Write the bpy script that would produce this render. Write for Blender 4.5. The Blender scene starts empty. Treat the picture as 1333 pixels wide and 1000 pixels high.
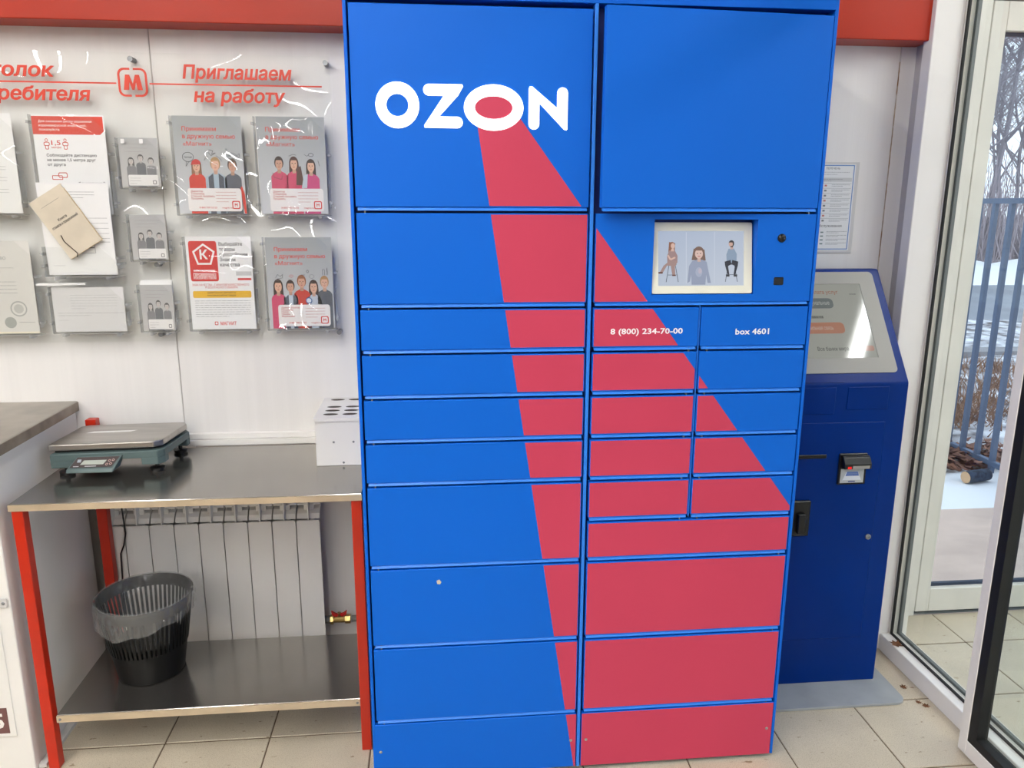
import bpy, bmesh, math, random
import numpy as np
from mathutils import Vector, Matrix
from mathutils.geometry import delaunay_2d_cdt
random.seed(7)
C = bpy.context.scene.collection
SC = bpy.context.scene

# ------------------------------------------------------------------ camera, sky, exposure
FPX, YAW, PITCH, ROLL, CAMH = 1014.8, -0.0971, 0.2261, 0.0036, 1.5388
fw = Vector((-math.sin(YAW)*math.cos(PITCH), math.cos(YAW)*math.cos(PITCH), -math.sin(PITCH)))
rt = Vector((math.cos(YAW), math.sin(YAW), 0)); up = rt.cross(fw)
r2 = rt*math.cos(ROLL) + up*math.sin(ROLL); u2 = -rt*math.sin(ROLL) + up*math.cos(ROLL)
cam = bpy.data.cameras.new('camera'); camo = bpy.data.objects.new('camera', cam); C.objects.link(camo)
camo.matrix_world = Matrix(((r2.x, u2.x, -fw.x, 0), (r2.y, u2.y, -fw.y, 0), (r2.z, u2.z, -fw.z, CAMH), (0, 0, 0, 1)))
cam.sensor_width = 36; cam.lens = FPX/1333*36; cam.clip_start = .02; cam.clip_end = 300
SC.camera = camo
SC.view_settings.view_transform = 'Standard'; SC.view_settings.look = 'None'
SC.view_settings.gamma = 1; SC.view_settings.use_curve_mapping = False
SC.view_settings.exposure = 0.0
SKY, LAMP = 1.9, 62.0
w = bpy.data.worlds.new('overcast_sky'); SC.world = w; w.use_nodes = True
bg = w.node_tree.nodes['Background']; bg.inputs[0].default_value = (.80, .88, 1, 1); bg.inputs[1].default_value = SKY

# ------------------------------------------------------------------ materials
def s2l(c):
    return tuple((x/255/12.92 if x/255 <= .04045 else ((x/255+.055)/1.055)**2.4) for x in c)
def rgba(c): return (*s2l(c), 1)
MATS = {}
def mat(name, col, rough=.5, metal=0, var=0, vscale=6, bump=0, bscale=60, stretch=(1, 1, 1), spec=.5, emit=0, col2=None, coat=0):
    if name in MATS: return MATS[name]
    m = bpy.data.materials.new(name); m.use_nodes = True; MATS[name] = m
    N, L = m.node_tree.nodes, m.node_tree.links
    b = N['Principled BSDF']; b.inputs['Roughness'].default_value = rough; b.inputs['Metallic'].default_value = metal
    b.inputs['Specular IOR Level'].default_value = spec; b.inputs['Base Color'].default_value = rgba(col)
    if coat: b.inputs['Coat Weight'].default_value = coat
    if var or bump or col2:
        g = N.new('ShaderNodeNewGeometry'); mp = N.new('ShaderNodeMapping'); mp.inputs['Scale'].default_value = stretch
        L.new(g.outputs['Position'], mp.inputs['Vector'])
    if var or col2:
        n = N.new('ShaderNodeTexNoise'); n.inputs['Scale'].default_value = vscale; n.inputs['Detail'].default_value = 6
        L.new(mp.outputs[0], n.inputs['Vector'])
        r = N.new('ShaderNodeValToRGB'); r.color_ramp.elements[0].position = .35; r.color_ramp.elements[1].position = .65
        c2 = col2 or tuple(max(0, x*(1-var)) for x in col)
        r.color_ramp.elements[0].color = rgba(c2); r.color_ramp.elements[1].color = rgba(col)
        L.new(n.outputs['Fac'], r.inputs[0]); L.new(r.outputs[0], b.inputs['Base Color'])
    if bump:
        n2 = N.new('ShaderNodeTexNoise'); n2.inputs['Scale'].default_value = bscale; n2.inputs['Detail'].default_value = 4
        L.new(mp.outputs[0], n2.inputs['Vector'])
        bp = N.new('ShaderNodeBump'); bp.inputs['Strength'].default_value = bump; bp.inputs['Distance'].default_value = .002
        L.new(n2.outputs['Fac'], bp.inputs['Height']); L.new(bp.outputs[0], b.inputs['Normal'])
    if emit:
        b.inputs['Emission Color'].default_value = rgba(col); b.inputs['Emission Strength'].default_value = emit
    return m
def clear_mat(name, tint=(1, 1, 1), rough=.02, bump=0, bscale=5, milky=0, ior=1.45, dist=.02):
    m = bpy.data.materials.new(name); m.use_nodes = True; MATS[name] = m
    N, L = m.node_tree.nodes, m.node_tree.links
    N.remove(N['Principled BSDF']); out = N['Material Output']
    t = N.new('ShaderNodeBsdfTransparent'); t.inputs[0].default_value = (*tint, 1)
    base = t
    if milky:
        d = N.new('ShaderNodeBsdfDiffuse'); d.inputs[0].default_value = (.8, .81, .8, 1)
        mx = N.new('ShaderNodeMixShader'); mx.inputs[0].default_value = milky
        L.new(t.outputs[0], mx.inputs[1]); L.new(d.outputs[0], mx.inputs[2]); base = mx
    g = N.new('ShaderNodeBsdfGlossy'); g.inputs['Roughness'].default_value = rough
    f = N.new('ShaderNodeFresnel'); f.inputs['IOR'].default_value = ior
    m2 = N.new('ShaderNodeMixShader')
    gb = N.new('ShaderNodeNewGeometry'); mm = N.new('ShaderNodeMath'); mm.operation = 'MULTIPLY_ADD'; mm.inputs[1].default_value = -1; mm.inputs[2].default_value = 1
    mu = N.new('ShaderNodeMath'); mu.operation = 'MULTIPLY'   # reflection only where light enters a surface
    L.new(gb.outputs['Backfacing'], mm.inputs[0]); L.new(mm.outputs[0], mu.inputs[0]); L.new(f.outputs[0], mu.inputs[1])
    L.new(mu.outputs[0], m2.inputs[0]); L.new(base.outputs[0], m2.inputs[1]); L.new(g.outputs[0], m2.inputs[2]); L.new(m2.outputs[0], out.inputs[0])
    if bump:
        geo = N.new('ShaderNodeNewGeometry'); n = N.new('ShaderNodeTexNoise'); n.inputs['Scale'].default_value = bscale; n.inputs['Detail'].default_value = 1
        L.new(geo.outputs['Position'], n.inputs['Vector'])
        bp = N.new('ShaderNodeBump'); bp.inputs['Strength'].default_value = bump; bp.inputs['Distance'].default_value = dist
        L.new(n.outputs['Fac'], bp.inputs['Height']); L.new(bp.outputs[0], g.inputs['Normal']); L.new(bp.outputs[0], f.inputs['Normal'])
    return m
def print_mat(name, emit=0, rough=.45):
    m = bpy.data.materials.new(name); m.use_nodes = True; MATS[name] = m
    N, L = m.node_tree.nodes, m.node_tree.links; b = N['Principled BSDF']; b.inputs['Roughness'].default_value = rough
    a = N.new('ShaderNodeVertexColor'); a.layer_name = 'Col'
    if emit:
        L.new(a.outputs[0], b.inputs['Emission Color']); b.inputs['Emission Strength'].default_value = emit
        b.inputs['Base Color'].default_value = (.02, .02, .02, 1)
    else: L.new(a.outputs[0], b.inputs['Base Color'])
    return m

WHITE_WALL = mat('white_wall_panel', (232, 230, 227), .45, var=.02, vscale=3, bump=.1, bscale=30, stretch=(9, 1, .15))
WHITE_PAINT = mat('white_paint', (232, 230, 226), .4, var=.02)
FRAME = mat('white_aluminium', (232, 229, 225), .35, var=.02, vscale=4)
GREY_FRAME = mat('grey_white_door_frame', (222, 219, 211), .4, var=.04, vscale=5)
GREY_TRIM = mat('grey_corner_profile', (190, 185, 182), .45)
RED_FASCIA = mat('orange_red_fascia', (176, 40, 2), .35, var=.03, vscale=2, spec=.3)
BLUE = mat('blue_powder_coat', (0, 98, 207), .5, var=.015, vscale=2, bump=.08, bscale=700, spec=.22)
BLUE_LIT_EDGE = mat('blue_powder_coat_lit_edge', (40, 128, 232), .4)  # lighter copy of BLUE, light caught on lips and edges is in the colour
BLUE_SHADE = mat('blue_gap_shade', (0, 42, 120), .5)  # locker blue darkened, shade of the door gaps is in the colour
PINK = mat('raspberry_vinyl_film', (196, 62, 90), .5, var=.02, vscale=2, spec=.3)
KBLUE = mat('dark_blue_kiosk_paint', (0, 44, 122), .3, var=.06, vscale=4, spec=.12)
SILVER = mat('silver_bezel', (152, 150, 144), .45, .1, spec=.3)
CREAM = mat('cream_bezel', (226, 226, 212), .4)
BLACK = mat('black_plastic', (16, 16, 17), .35)
RUBBER = mat('black_rubber', (14, 14, 15), .6)
GREY_RUBBER = mat('grey_gasket', (92, 98, 97), .5)
STEEL = mat('stainless_steel', (176, 172, 166), .28, .9, var=.12, vscale=5, bump=.08, bscale=40, stretch=(1, 6, 1))
TABLE_STEEL = mat('polished_table_steel', (166, 162, 156), .17, .92, var=.06, vscale=4, bump=.03, bscale=30)
STEEL_DULL = mat('dull_galvanised_steel', (186, 180, 170), .45, .7, var=.12, vscale=7)
STEEL_EDGE_TINT = mat('steel_edge_floor_tint', (214, 196, 168), .4, .5, var=.08, vscale=12)  # tan is the floor's reflection painted onto the steel table edges
ORANGE = mat('orange_red_enamel', (192, 38, 8), .35, var=.06, vscale=8)
BIN = mat('black_bin_plastic', (9, 10, 10), .5, spec=.3)
RAD = mat('radiator_enamel', (232, 230, 226), .3)
PAPER = mat('white_paper', (236, 236, 234), .7, var=.02)
GPAPER = mat('grey_paper', (208, 207, 205), .7, var=.03)
BEIGE = mat('beige_card', (214, 203, 182), .75, var=.04, vscale=20)
RED_PRINT = mat('red_lettering', (214, 56, 26), .35)
SCALE_BODY = mat('teal_grey_plastic', (84, 102, 101), .45)
SCALE_BROWN = mat('dark_panel', (62, 56, 54), .4)
BRASS = mat('brass', (176, 150, 96), .3, .9)
REDH = mat('red_handle', (196, 32, 22), .4)
GRAFITE = mat('grey_metal', (138, 140, 142), .4, .6)
PLATE = mat('grey_floor_plate', (160, 165, 168), .5, var=.07, vscale=10)
GROUT = mat('brown_grout', (104, 86, 66), .8)
CEIL = mat('white_ceiling', (225, 224, 220), .7)
ROOMWALL = mat('beige_shop_wall', (190, 184, 172), .6)
ACRYL = clear_mat('clear_acrylic_board', (.99, .995, .99), .02, 1, 2.3, dist=.15)
POCKET = clear_mat('clear_pocket_sheet', (.99, .993, .99), .02, 1, 5, milky=.02, dist=.06)
ACEDGE = clear_mat('acrylic_edge', (.96, .97, .965), .1, milky=.22)
GLASS = clear_mat('window_glass', (.95, .97, .965), .0)
GLASS2 = clear_mat('door_glass', (.93, .95, .96), .0)
BAG = clear_mat('thin_clear_bag', (.95, .955, .955), .18, 1, 28, milky=.12, ior=1.5, dist=.02)
PRINT = print_mat('colour_print')
LCD = print_mat('lit_display', .82, .12)
KLCD = print_mat('dim_lit_display', .42, .06)
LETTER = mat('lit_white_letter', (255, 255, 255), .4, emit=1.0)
def lamp_mat():
    m = bpy.data.materials.new('lamp_diffuser'); m.use_nodes = True
    b = m.node_tree.nodes['Principled BSDF']; b.inputs['Emission Color'].default_value = (1, .985, .965, 1); b.inputs['Emission Strength'].default_value = LAMP
    return m
LAMPM = lamp_mat()
def tile_mat():
    m = mat('beige_floor_tile', (208, 197, 176), .32, var=.06, vscale=5, bump=.05, bscale=200)
    N, L = m.node_tree.nodes, m.node_tree.links; b = N['Principled BSDF']
    src = b.inputs['Base Color'].links[0].from_socket
    g = N.new('ShaderNodeNewGeometry')
    sp = N.new('ShaderNodeTexNoise'); sp.inputs['Scale'].default_value = 420; L.new(g.outputs['Position'], sp.inputs['Vector'])
    r1 = N.new('ShaderNodeValToRGB'); r1.color_ramp.elements[0].position = .33; r1.color_ramp.elements[1].position = .5
    r1.color_ramp.elements[0].color = (.72, .68, .62, 1); r1.color_ramp.elements[1].color = (1, 1, 1, 1); L.new(sp.outputs['Fac'], r1.inputs[0])
    mp = N.new('ShaderNodeMapping'); mp.inputs['Scale'].default_value = (26, 60, 26); mp.inputs['Rotation'].default_value = (0, 0, .5); L.new(g.outputs['Position'], mp.inputs['Vector'])
    di = N.new('ShaderNodeTexNoise'); di.inputs['Scale'].default_value = 1; di.inputs['Detail'].default_value = 3; L.new(mp.outputs[0], di.inputs['Vector'])
    r2 = N.new('ShaderNodeValToRGB'); r2.color_ramp.elements[0].position = .27; r2.color_ramp.elements[1].position = .33
    r2.color_ramp.elements[0].color = (.5, .42, .33, 1); r2.color_ramp.elements[1].color = (1, 1, 1, 1); L.new(di.outputs['Fac'], r2.inputs[0])
    def mul(a, c):
        x = N.new('ShaderNodeMix'); x.data_type = 'RGBA'; x.blend_type = 'MULTIPLY'; x.inputs[0].default_value = 1
        L.new(a, x.inputs[6]); L.new(c, x.inputs[7]); return x.outputs[2]
    L.new(mul(mul(src, r1.outputs[0]), r2.outputs[0]), b.inputs['Base Color'])
    return m
TILE = tile_mat()

# ------------------------------------------------------------------ mesh helpers
class M:
    def __init__(s): s.v, s.f, s.m = [], [], []
    def add(s, vs, fs, mi=0):
        o = len(s.v); s.v += [tuple(p) for p in vs]
        for f in fs: s.f.append([i+o for i in f]); s.m.append(mi)
        return s
    def box(s, x0, x1, y0, y1, z0, z1, mi=0):
        return s.add([(x, y, z) for z in (z0, z1) for y in (y0, y1) for x in (x0, x1)],
                     [(0, 2, 3, 1), (4, 5, 7, 6), (0, 1, 5, 4), (2, 6, 7, 3), (0, 4, 6, 2), (1, 3, 7, 5)], mi)
    def extr(s, pts, vec, mi=0):     # closed 3D polygon extruded along a vector
        n = len(pts); vec = Vector(vec); a = [Vector(p) for p in pts]
        return s.add(a+[p+vec for p in a], [list(range(n))[::-1], list(range(n, 2*n))]+[(i, (i+1) % n, n+(i+1) % n, n+i) for i in range(n)], mi)
    def tube(s, pts, r, n=8, mi=0, cap=True):
        pts = [Vector(p) for p in pts]; rs = r if isinstance(r, (list, tuple)) else [r]*len(pts)
        vs, fs = [], []; prev = None
        for i, p in enumerate(pts):
            d = (pts[min(i+1, len(pts)-1)]-pts[max(i-1, 0)]).normalized()
            a = d.cross(Vector((0, 0, 1)) if abs(d.z) < .9 else Vector((1, 0, 0))).normalized()
            if prev is not None:
                a2 = (prev - d*prev.dot(d))
                if a2.length > 1e-6: a = a2.normalized()
            prev = a; b = d.cross(a)
            for k in range(n):
                t = 2*math.pi*k/n; vs.append(p+(a*math.cos(t)+b*math.sin(t))*rs[i])
        for i in range(len(pts)-1):
            for k in range(n): fs.append((i*n+k, i*n+(k+1) % n, (i+1)*n+(k+1) % n, (i+1)*n+k))
        if cap: fs.append(list(range(n))[::-1]); fs.append([(len(pts)-1)*n+k for k in range(n)])
        return s.add(vs, fs, mi)
    def lathe(s, c, prof, n=32, mi=0, close=False):   # prof: (r, z)
        vs, fs = [], []
        for r, z in prof:
            for k in range(n):
                t = 2*math.pi*k/n; vs.append((c[0]+r*math.cos(t), c[1]+r*math.sin(t), c[2]+z))
        L = len(prof)
        for i in range(L-1 if not close else L):
            j = (i+1) % L
            for k in range(n): fs.append((i*n+k, i*n+(k+1) % n, j*n+(k+1) % n, j*n+k))
        if not close: fs.append(list(range(n))[::-1]); fs.append([(L-1)*n+k for k in range(n)])
        return s.add(vs, fs, mi)
    def xf(s, fn): s.v = [tuple(fn(Vector(p))) for p in s.v]; return s
def root_off(p):
    while p.parent: p = p.parent
    return p.location
def tag(o, label=None, cat=None, group=None, kind=None):
    if label: o['label'] = label
    if cat: o['category'] = cat
    if group: o['group'] = group
    if kind: o['kind'] = kind
    return o
def E(name, loc, label=None, cat=None, group=None, kind=None):
    o = bpy.data.objects.new(name, None); C.objects.link(o); o.location = loc; o.empty_display_size = .1
    return tag(o, label, cat, group, kind)
def B(name, m, mt, parent=None, bevel=0, smooth=False, label=None, cat=None, group=None, kind=None, seg=1, merge=False):
    me = bpy.data.meshes.new(name)
    off = root_off(parent) if parent else Vector((0, 0, 0))
    me.from_pydata([tuple(Vector(p)-off) for p in m.v], [], m.f)
    for x in (mt if isinstance(mt, (list, tuple)) else [mt]): me.materials.append(x)
    for p, i in zip(me.polygons, m.m): p.material_index = i
    bm = bmesh.new(); bm.from_mesh(me)
    if merge: bmesh.ops.remove_doubles(bm, verts=bm.verts, dist=1e-5)
    bmesh.ops.recalc_face_normals(bm, faces=bm.faces)
    if bevel:
        ed = [e for e in bm.edges if len(e.link_faces) == 2 and e.calc_face_angle(0) > .5]
        bmesh.ops.bevel(bm, geom=ed, offset=bevel, segments=seg, affect='EDGES', profile=.5, clamp_overlap=True)
    if smooth:
        for f in bm.faces: f.smooth = True
        for e in bm.edges:
            if len(e.link_faces) == 2 and e.calc_face_angle(0) > .7: e.smooth = False
    bm.to_mesh(me); bm.free()
    o = bpy.data.objects.new(name, me); C.objects.link(o)
    if parent: o.parent = parent
    return tag(o, label, cat, group, kind)
def inst(name, o, loc, parent=None):
    d = o.copy(); C.objects.link(d); d.name = name; d.location = loc
    if parent: d.parent = parent
    return d
def box(name, x0, x1, y0, y1, z0, z1, mt, parent=None, bevel=0, **k):
    return B(name, M().box(x0, x1, y0, y1, z0, z1), mt, parent, bevel, **k)
def copy_tree(src, loc, label=None):
    r = src.copy(); C.objects.link(r); r.location = loc
    if label: r['label'] = label
    for ch in src.children:
        c = ch.copy(); C.objects.link(c); c.parent = r
        for g in ch.children:
            d = g.copy(); C.objects.link(d); d.parent = c
    return r
# ---- text outlines as 2D polygons
_TX = {}
def text_mesh(s, bold=0, shear=0):
    k = (s, bold, shear)
    if k in _TX: return _TX[k]
    cu = bpy.data.curves.new('t', 'FONT'); cu.body = s; cu.size = 1; cu.offset = bold; cu.shear = shear; cu.resolution_u = 2; cu.fill_mode = 'NONE'
    o = bpy.data.objects.new('t', cu); C.objects.link(o)
    me = bpy.data.meshes.new_from_object(o.evaluated_get(bpy.context.evaluated_depsgraph_get()))
    P = np.array([v.co.xy for v in me.vertices]); nb = {}
    for e in me.edges:
        a, b = e.vertices; nb.setdefault(a, []).append(b); nb.setdefault(b, []).append(a)
    def inside(q, A, D):               # winding number of points q within the directed outline edges A-D
        x, y = q[:, 0:1], q[:, 1:2]
        st = (A[None, :, 1] > y) != (D[None, :, 1] > y)
        with np.errstate(divide='ignore', invalid='ignore'):
            xi = (D[None, :, 0]-A[None, :, 0])*(y-A[None, :, 1])/(D[None, :, 1]-A[None, :, 1])+A[None, :, 0]
        return np.sum(np.where(st & (x < xi), np.where(D[None, :, 1] > A[None, :, 1], 1, -1), 0), axis=1) != 0
    loops, seen = [], set()
    for v0 in nb:
        if v0 in seen or len(nb[v0]) != 2: continue
        lp, p, c = [v0], None, v0
        while True:
            seen.add(c); n = [q for q in nb[c] if q != p] or nb[c]
            p, c = c, n[0]
            if c == v0 or c in seen: break
            lp.append(c)
        if len(lp) > 2: loops.append(lp if lp[1] == lp[0]+1 else [lp[0]]+lp[:0:-1])
    sgn = np.sign(sum(float(np.sum(P[l][:, 0]*np.roll(P[l][:, 1], -1)-np.roll(P[l][:, 0], -1)*P[l][:, 1])) for l in loops) or 1)
    pts, eds = [], []
    for lp in loops:
        L = P[lp]; nx = np.roll(L, -1, 0)-L; nx /= np.maximum(np.linalg.norm(nx, axis=1, keepdims=True), 1e-9); nr = np.stack([nx[:, 1], -nx[:, 0]], 1)
        ar = np.sign(float(np.sum(L[:, 0]*np.roll(L[:, 1], -1)-np.roll(L[:, 0], -1)*L[:, 1])) or 1); hole = False
        if ar != sgn:                  # a counter, unless it lies in no other outline
            ot = [l for l in loops if l is not lp]
            hole = bool(ot) and bool(inside(L[:1], np.concatenate([P[l] for l in ot]), np.concatenate([np.roll(P[l], -1, 0) for l in ot]))[0])
        nr = nr*ar*(-1 if hole else 1)
        vn = nr+np.roll(nr, 1, 0); d = np.maximum(np.sum(vn*nr, 1, keepdims=True), .5); L = L+vn/d*bold
        o0 = len(pts); pts += [Vector(q) for q in L]; eds += [(o0+k, o0+(k+1) % len(lp)) for k in range(len(lp))]
    r = delaunay_2d_cdt(pts, eds, [], 0, 1e-6)
    vs = [(v.x, v.y) for v in r[0]]; V = np.array(vs); A = np.array([pts[a] for a, b in eds]); D = np.array([pts[b] for a, b in eds])
    cen = np.array([V[list(f)].mean(0) for f in r[2]]); ok = inside(cen, A, D)
    fs = [list(f) for f, q in zip(r[2], ok) if q]
    bpy.data.objects.remove(o); bpy.data.curves.remove(cu); bpy.data.meshes.remove(me)
    _TX[k] = (vs, fs); return _TX[k]
def circ(cx, cy, rx, ry, n=20, a0=0, a1=2*math.pi):
    full = abs(a1-a0-2*math.pi) < 1e-6
    return [(cx+rx*math.cos(a0+(a1-a0)*i/(n if full else n-1)), cy+ry*math.sin(a0+(a1-a0)*i/(n if full else n-1))) for i in range(n)]
def rrect(x0, y0, x1, y1, r, n=4):
    p = []
    for cx, cy, a in ((x1-r, y1-r, 0), (x0+r, y1-r, 90), (x0+r, y0+r, 180), (x1-r, y0+r, 270)):
        p += [(cx+r*math.cos(math.radians(a+90*i/n)), cy+r*math.sin(math.radians(a+90*i/n))) for i in range(n+1)]
    return p
class Print:                       # flat print: coloured shapes a fraction of a millimetre above the sheet
    EPS = .00016
    def __init__(s, w=1, h=1): s.w, s.h = w, h; s.v, s.f, s.c = [], [], []
    def poly(s, pts, col, L=1):
        o = len(s.v); s.v += [(x*s.w, y*s.h, L*s.EPS) for x, y in pts]; s.f.append(list(range(o, o+len(pts))))
        s.c.append([rgba(c) for c in col] if isinstance(col, list) else [rgba(col)]*len(pts)); return s
    def rect(s, x0, y0, x1, y1, col, L=1): return s.poly([(x0, y0), (x1, y0), (x1, y1), (x0, y1)], col, L)
    def ell(s, cx, cy, rx, ry, col, L=1, n=18): return s.poly(circ(cx, cy, rx, ry, n), col, L)
    def ring(s, out, inn, col, L=1):
        n = len(out)
        for i in range(n): s.poly([out[i], out[(i+1) % n], inn[(i+1) % n], inn[i]], col, L)
        return s
    def stroke(s, pts, t, col, L=1):
        for a, b in zip(pts, pts[1:]):
            dx, dy = (b[0]-a[0])*s.w, (b[1]-a[1])*s.h; l = math.hypot(dx, dy) or 1; nx, ny = -dy/l*t/2, dx/l*t/2
            s.poly([(a[0]+nx/s.w, a[1]+ny/s.h), (a[0]-nx/s.w, a[1]-ny/s.h), (b[0]-nx/s.w, b[1]-ny/s.h), (b[0]+nx/s.w, b[1]+ny/s.h)], col, L)
        return s
    def text(s, t, x, y, size, col, L=2, width=None, bold=.012, shear=0, align='l'):
        vs, fs = text_mesh(t, bold, shear)      # x, y, width in sheet fractions, size in metres
        xs = [p[0] for p in vs]; a, b = min(xs), max(xs)
        kx = width*s.w/(b-a) if width else size
        if align == 'c': a = (a+b)/2
        elif align == 'r': a = b
        for k, f in enumerate(fs):
            o = len(s.v); s.v += [(x*s.w+(vs[i][0]-a)*kx, y*s.h+vs[i][1]*size, (L+.1*(k % 7))*s.EPS) for i in f]
            s.f.append(list(range(o, o+len(f)))); s.c.append([rgba(col)]*len(f))
        return s
    def fine(s, x0, x1, y, dy, n, t, col, L=2, last=.6):   # lines of type too small to read
        for i in range(n):
            x = x0; e = x1 if i < n-1 else x0+(x1-x0)*last
            while x < e:
                l = random.uniform(.02, .09)*(x1-x0)*1.2; s.rect(x, y-i*dy, min(x+l, e), y-i*dy+max(t, 1.7*t if t > .002 else .0048 if s.h > .08 else t), col, L); x += l+.014*(x1-x0)
        return s
    def person(s, cx, top, hw, hh, skin, hair, shirt, long=False, sw=2.1, bottom=.0, cap=None, vest=None, L=2):
        # head centre cx, top of head, half width / half height of the head
        cy = top-hh
        if long: s.poly([(cx-hw*1.15, cy+hh*.3), (cx-hw*1.25, cy-hh*1.9), (cx+hw*1.25, cy-hh*1.9), (cx+hw*1.15, cy+hh*.3)], hair, L)
        s.ell(cx, cy+hh*.12, hw*1.13, hh*1.02, hair, L)
        s.poly([(cx-hw*sw, bottom), (cx-hw*sw, cy-hh*2.0), (cx-hw*1.5, cy-hh*1.55), (cx-hw*.5, cy-hh*1.2), (cx+hw*.5, cy-hh*1.2), (cx+hw*1.5, cy-hh*1.55), (cx+hw*sw, cy-hh*2.0), (cx+hw*sw, bottom)], shirt, L+1)
        s.rect(cx-hw*.42, cy-hh*1.5, cx+hw*.42, cy-hh*.6, tuple(int(q*.9) for q in skin), L+2)
        s.ell(cx, cy-hh*.08, hw*.86, hh*.9, skin, L+3)
        s.poly(circ(cx, cy+hh*.25, hw*.95, hh*.78, 10, .35, math.pi-.35), hair, L+4)
        dk = (70, 48, 40)
        for sx in (-1, 1): s.rect(cx+sx*hw*.36-hw*.13, cy-hh*.02, cx+sx*hw*.36+hw*.13, cy+hh*.1, dk, L+5)
        s.rect(cx-hw*.06, cy-hh*.35, cx+hw*.09, cy-hh*.05, tuple(int(q*.86) for q in skin), L+5)
        s.poly([(cx-hw*.33, cy-hh*.48), (cx, cy-hh*.62), (cx+hw*.33, cy-hh*.48), (cx, cy-hh*.5)], (178, 84, 80), L+5)
        if cap: s.poly(circ(cx, cy+hh*.3, hw*1.15, hh*.85, 10, .0, math.pi)+[(cx-hw*1.4, cy+hh*.2)], cap, L+6)
        if vest:
            for sx in (-1, 1): s.poly([(cx+sx*hw*sw*.75, bottom), (cx+sx*hw*sw*.75, cy-hh*1.95), (cx+sx*hw*.6, cy-hh*1.35), (cx+sx*hw*.45, bottom)], vest, L+4)
        return s
    def build(s, name, parent, place, mt=None, label=None):
        off = root_off(parent) if parent else Vector((0, 0, 0))
        me = bpy.data.meshes.new(name); me.from_pydata([tuple(place(*p)-off) for p in s.v], [], s.f)
        me.materials.append(mt or PRINT)
        at = me.color_attributes.new('Col', 'FLOAT_COLOR', 'CORNER')
        k = 0
        for p, cs in zip(me.polygons, s.c):
            for j in range(p.loop_total): at.data[p.loop_start+j].color = cs[j if len(cs) > j else 0]
        o = bpy.data.objects.new(name, me); C.objects.link(o)
        if parent: o.parent = parent
        if label: o['label'] = label
        return o
def plane_at(o, ux, uy):
    o, ux, uy = Vector(o), Vector(ux).normalized(), Vector(uy).normalized(); n = ux.cross(uy)
    return lambda x, y, d=0: o+ux*x+uy*y+n*d
def clip(poly, a, b, c):           # keep a*x+b*y<=c
    out = []
    for i in range(len(poly)):
        p, q = poly[i], poly[(i+1) % len(poly)]; dp, dq = a*p[0]+b*p[1]-c, a*q[0]+b*q[1]-c
        if dp <= 0: out.append(p)
        if dp*dq < 0: t = dp/(dp-dq); out.append((p[0]+(q[0]-p[0])*t, p[1]+(q[1]-p[1])*t))
    return out

# ------------------------------------------------------------------ the room
WY = 2.48
GX, GY, T = -.8132, 2.0741, .3
floor = E('floor', (0, 0, 0), kind='structure')
box('grout_bed', -5, 3.3, -5, 2.575, -.05, -.003, GROUT, floor)
tm = {}
for j in range(-6, 2):
    for i in range(-3, 13):
        y1 = min(GY+(j+1)*T, 2.572)
        key = round(y1-GY-j*T, 4)
        if key not in tm:
            h = key-.004 if key == .3 else key-.002
            tm[key] = B('tile', M().box(.002, T-.002, .002, h, -.006, 0), TILE, floor, .0012)
            tm[key].location = (GX+i*T, GY+j*T, 0)
        else: inst('tile', tm[key], (GX+i*T, GY+j*T, random.uniform(-.0004, .0002)), floor)
box('ceiling', -5, 1.63, -5, 2.6, 3.0, 3.1, CEIL, kind='structure')
wb = E('wall_back', (0, WY, 0), kind='structure')
box('core', -5, 1.62, WY+.004, 2.60, .806, 3.0, GREY_TRIM, wb)
box('core', -5, 1.62, 2.59, 2.62, 0, .806, GREY_TRIM, wb)
for a, b in ((-5, -3.21), (-3.207, -2.008), (-2.005, -.8065), (-.8035, .39), (.393, 1.4595), (1.4625, 1.62)):
    box('panel', a, b, WY, WY+.03, .804, 3.0, WHITE_WALL, wb, .001)
    box('panel', a, b, 2.565, 2.59, 0, .806, WHITE_WALL, wb, .001)
box('seam_stain', 1.4597, 1.4623, WY-.0006, WY+.002, 1.30, 1.98, mat('rust_stain', (150, 112, 72), .8, var=.4, vscale=30, col2=(205, 198, 186)), wb)
box('wall_left', -5.1, -5, -5, 2.56, 0, 3, ROOMWALL, kind='structure')
box('wall_front', -5, 3.4, -5.1, -5, 0, 3, ROOMWALL, kind='structure')
box('trim_1', -1.13, .9, WY-.012, WY, .804, .825, WHITE_PAINT, None, .003, kind='structure')
box('trim_3', -1.13, .9, 2.457, 2.56, .7875, .8038, WHITE_PAINT, None, kind='structure')
box('trim_2', -5, 1.506, 2.38, WY, 2.023, 2.5, RED_FASCIA, None, .002, kind='structure')
box('baseboard_left', -1.129, -1.108, 2.0, 2.4, 0.001, .012, GPAPER, None, kind='structure')

# ceiling lamps: rows of linear fittings running towards the wall
def lamp(x, y):
    r = E('ceiling_lamp', (x, y, 2.94), 'long white linear lamp on the shop ceiling', 'lamp', 'linear ceiling lamps')
    box('lamp_body', x-.05, x+.05, y-.72, y+.72, 2.955, 2.999, WHITE_PAINT, r)
    box('diffuser', x-.035, x+.035, y-.7, y+.7, 2.94, 2.955, LAMPM, r)
    return r
l0 = lamp(-3.1, .6)
for x in (-3.1, -1.55, -.45):
    for k in range(4):
        if (x, k) == (-3.1, 0): continue
        copy_tree(l0, (x, .6-1.52*k, 2.94))

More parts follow.
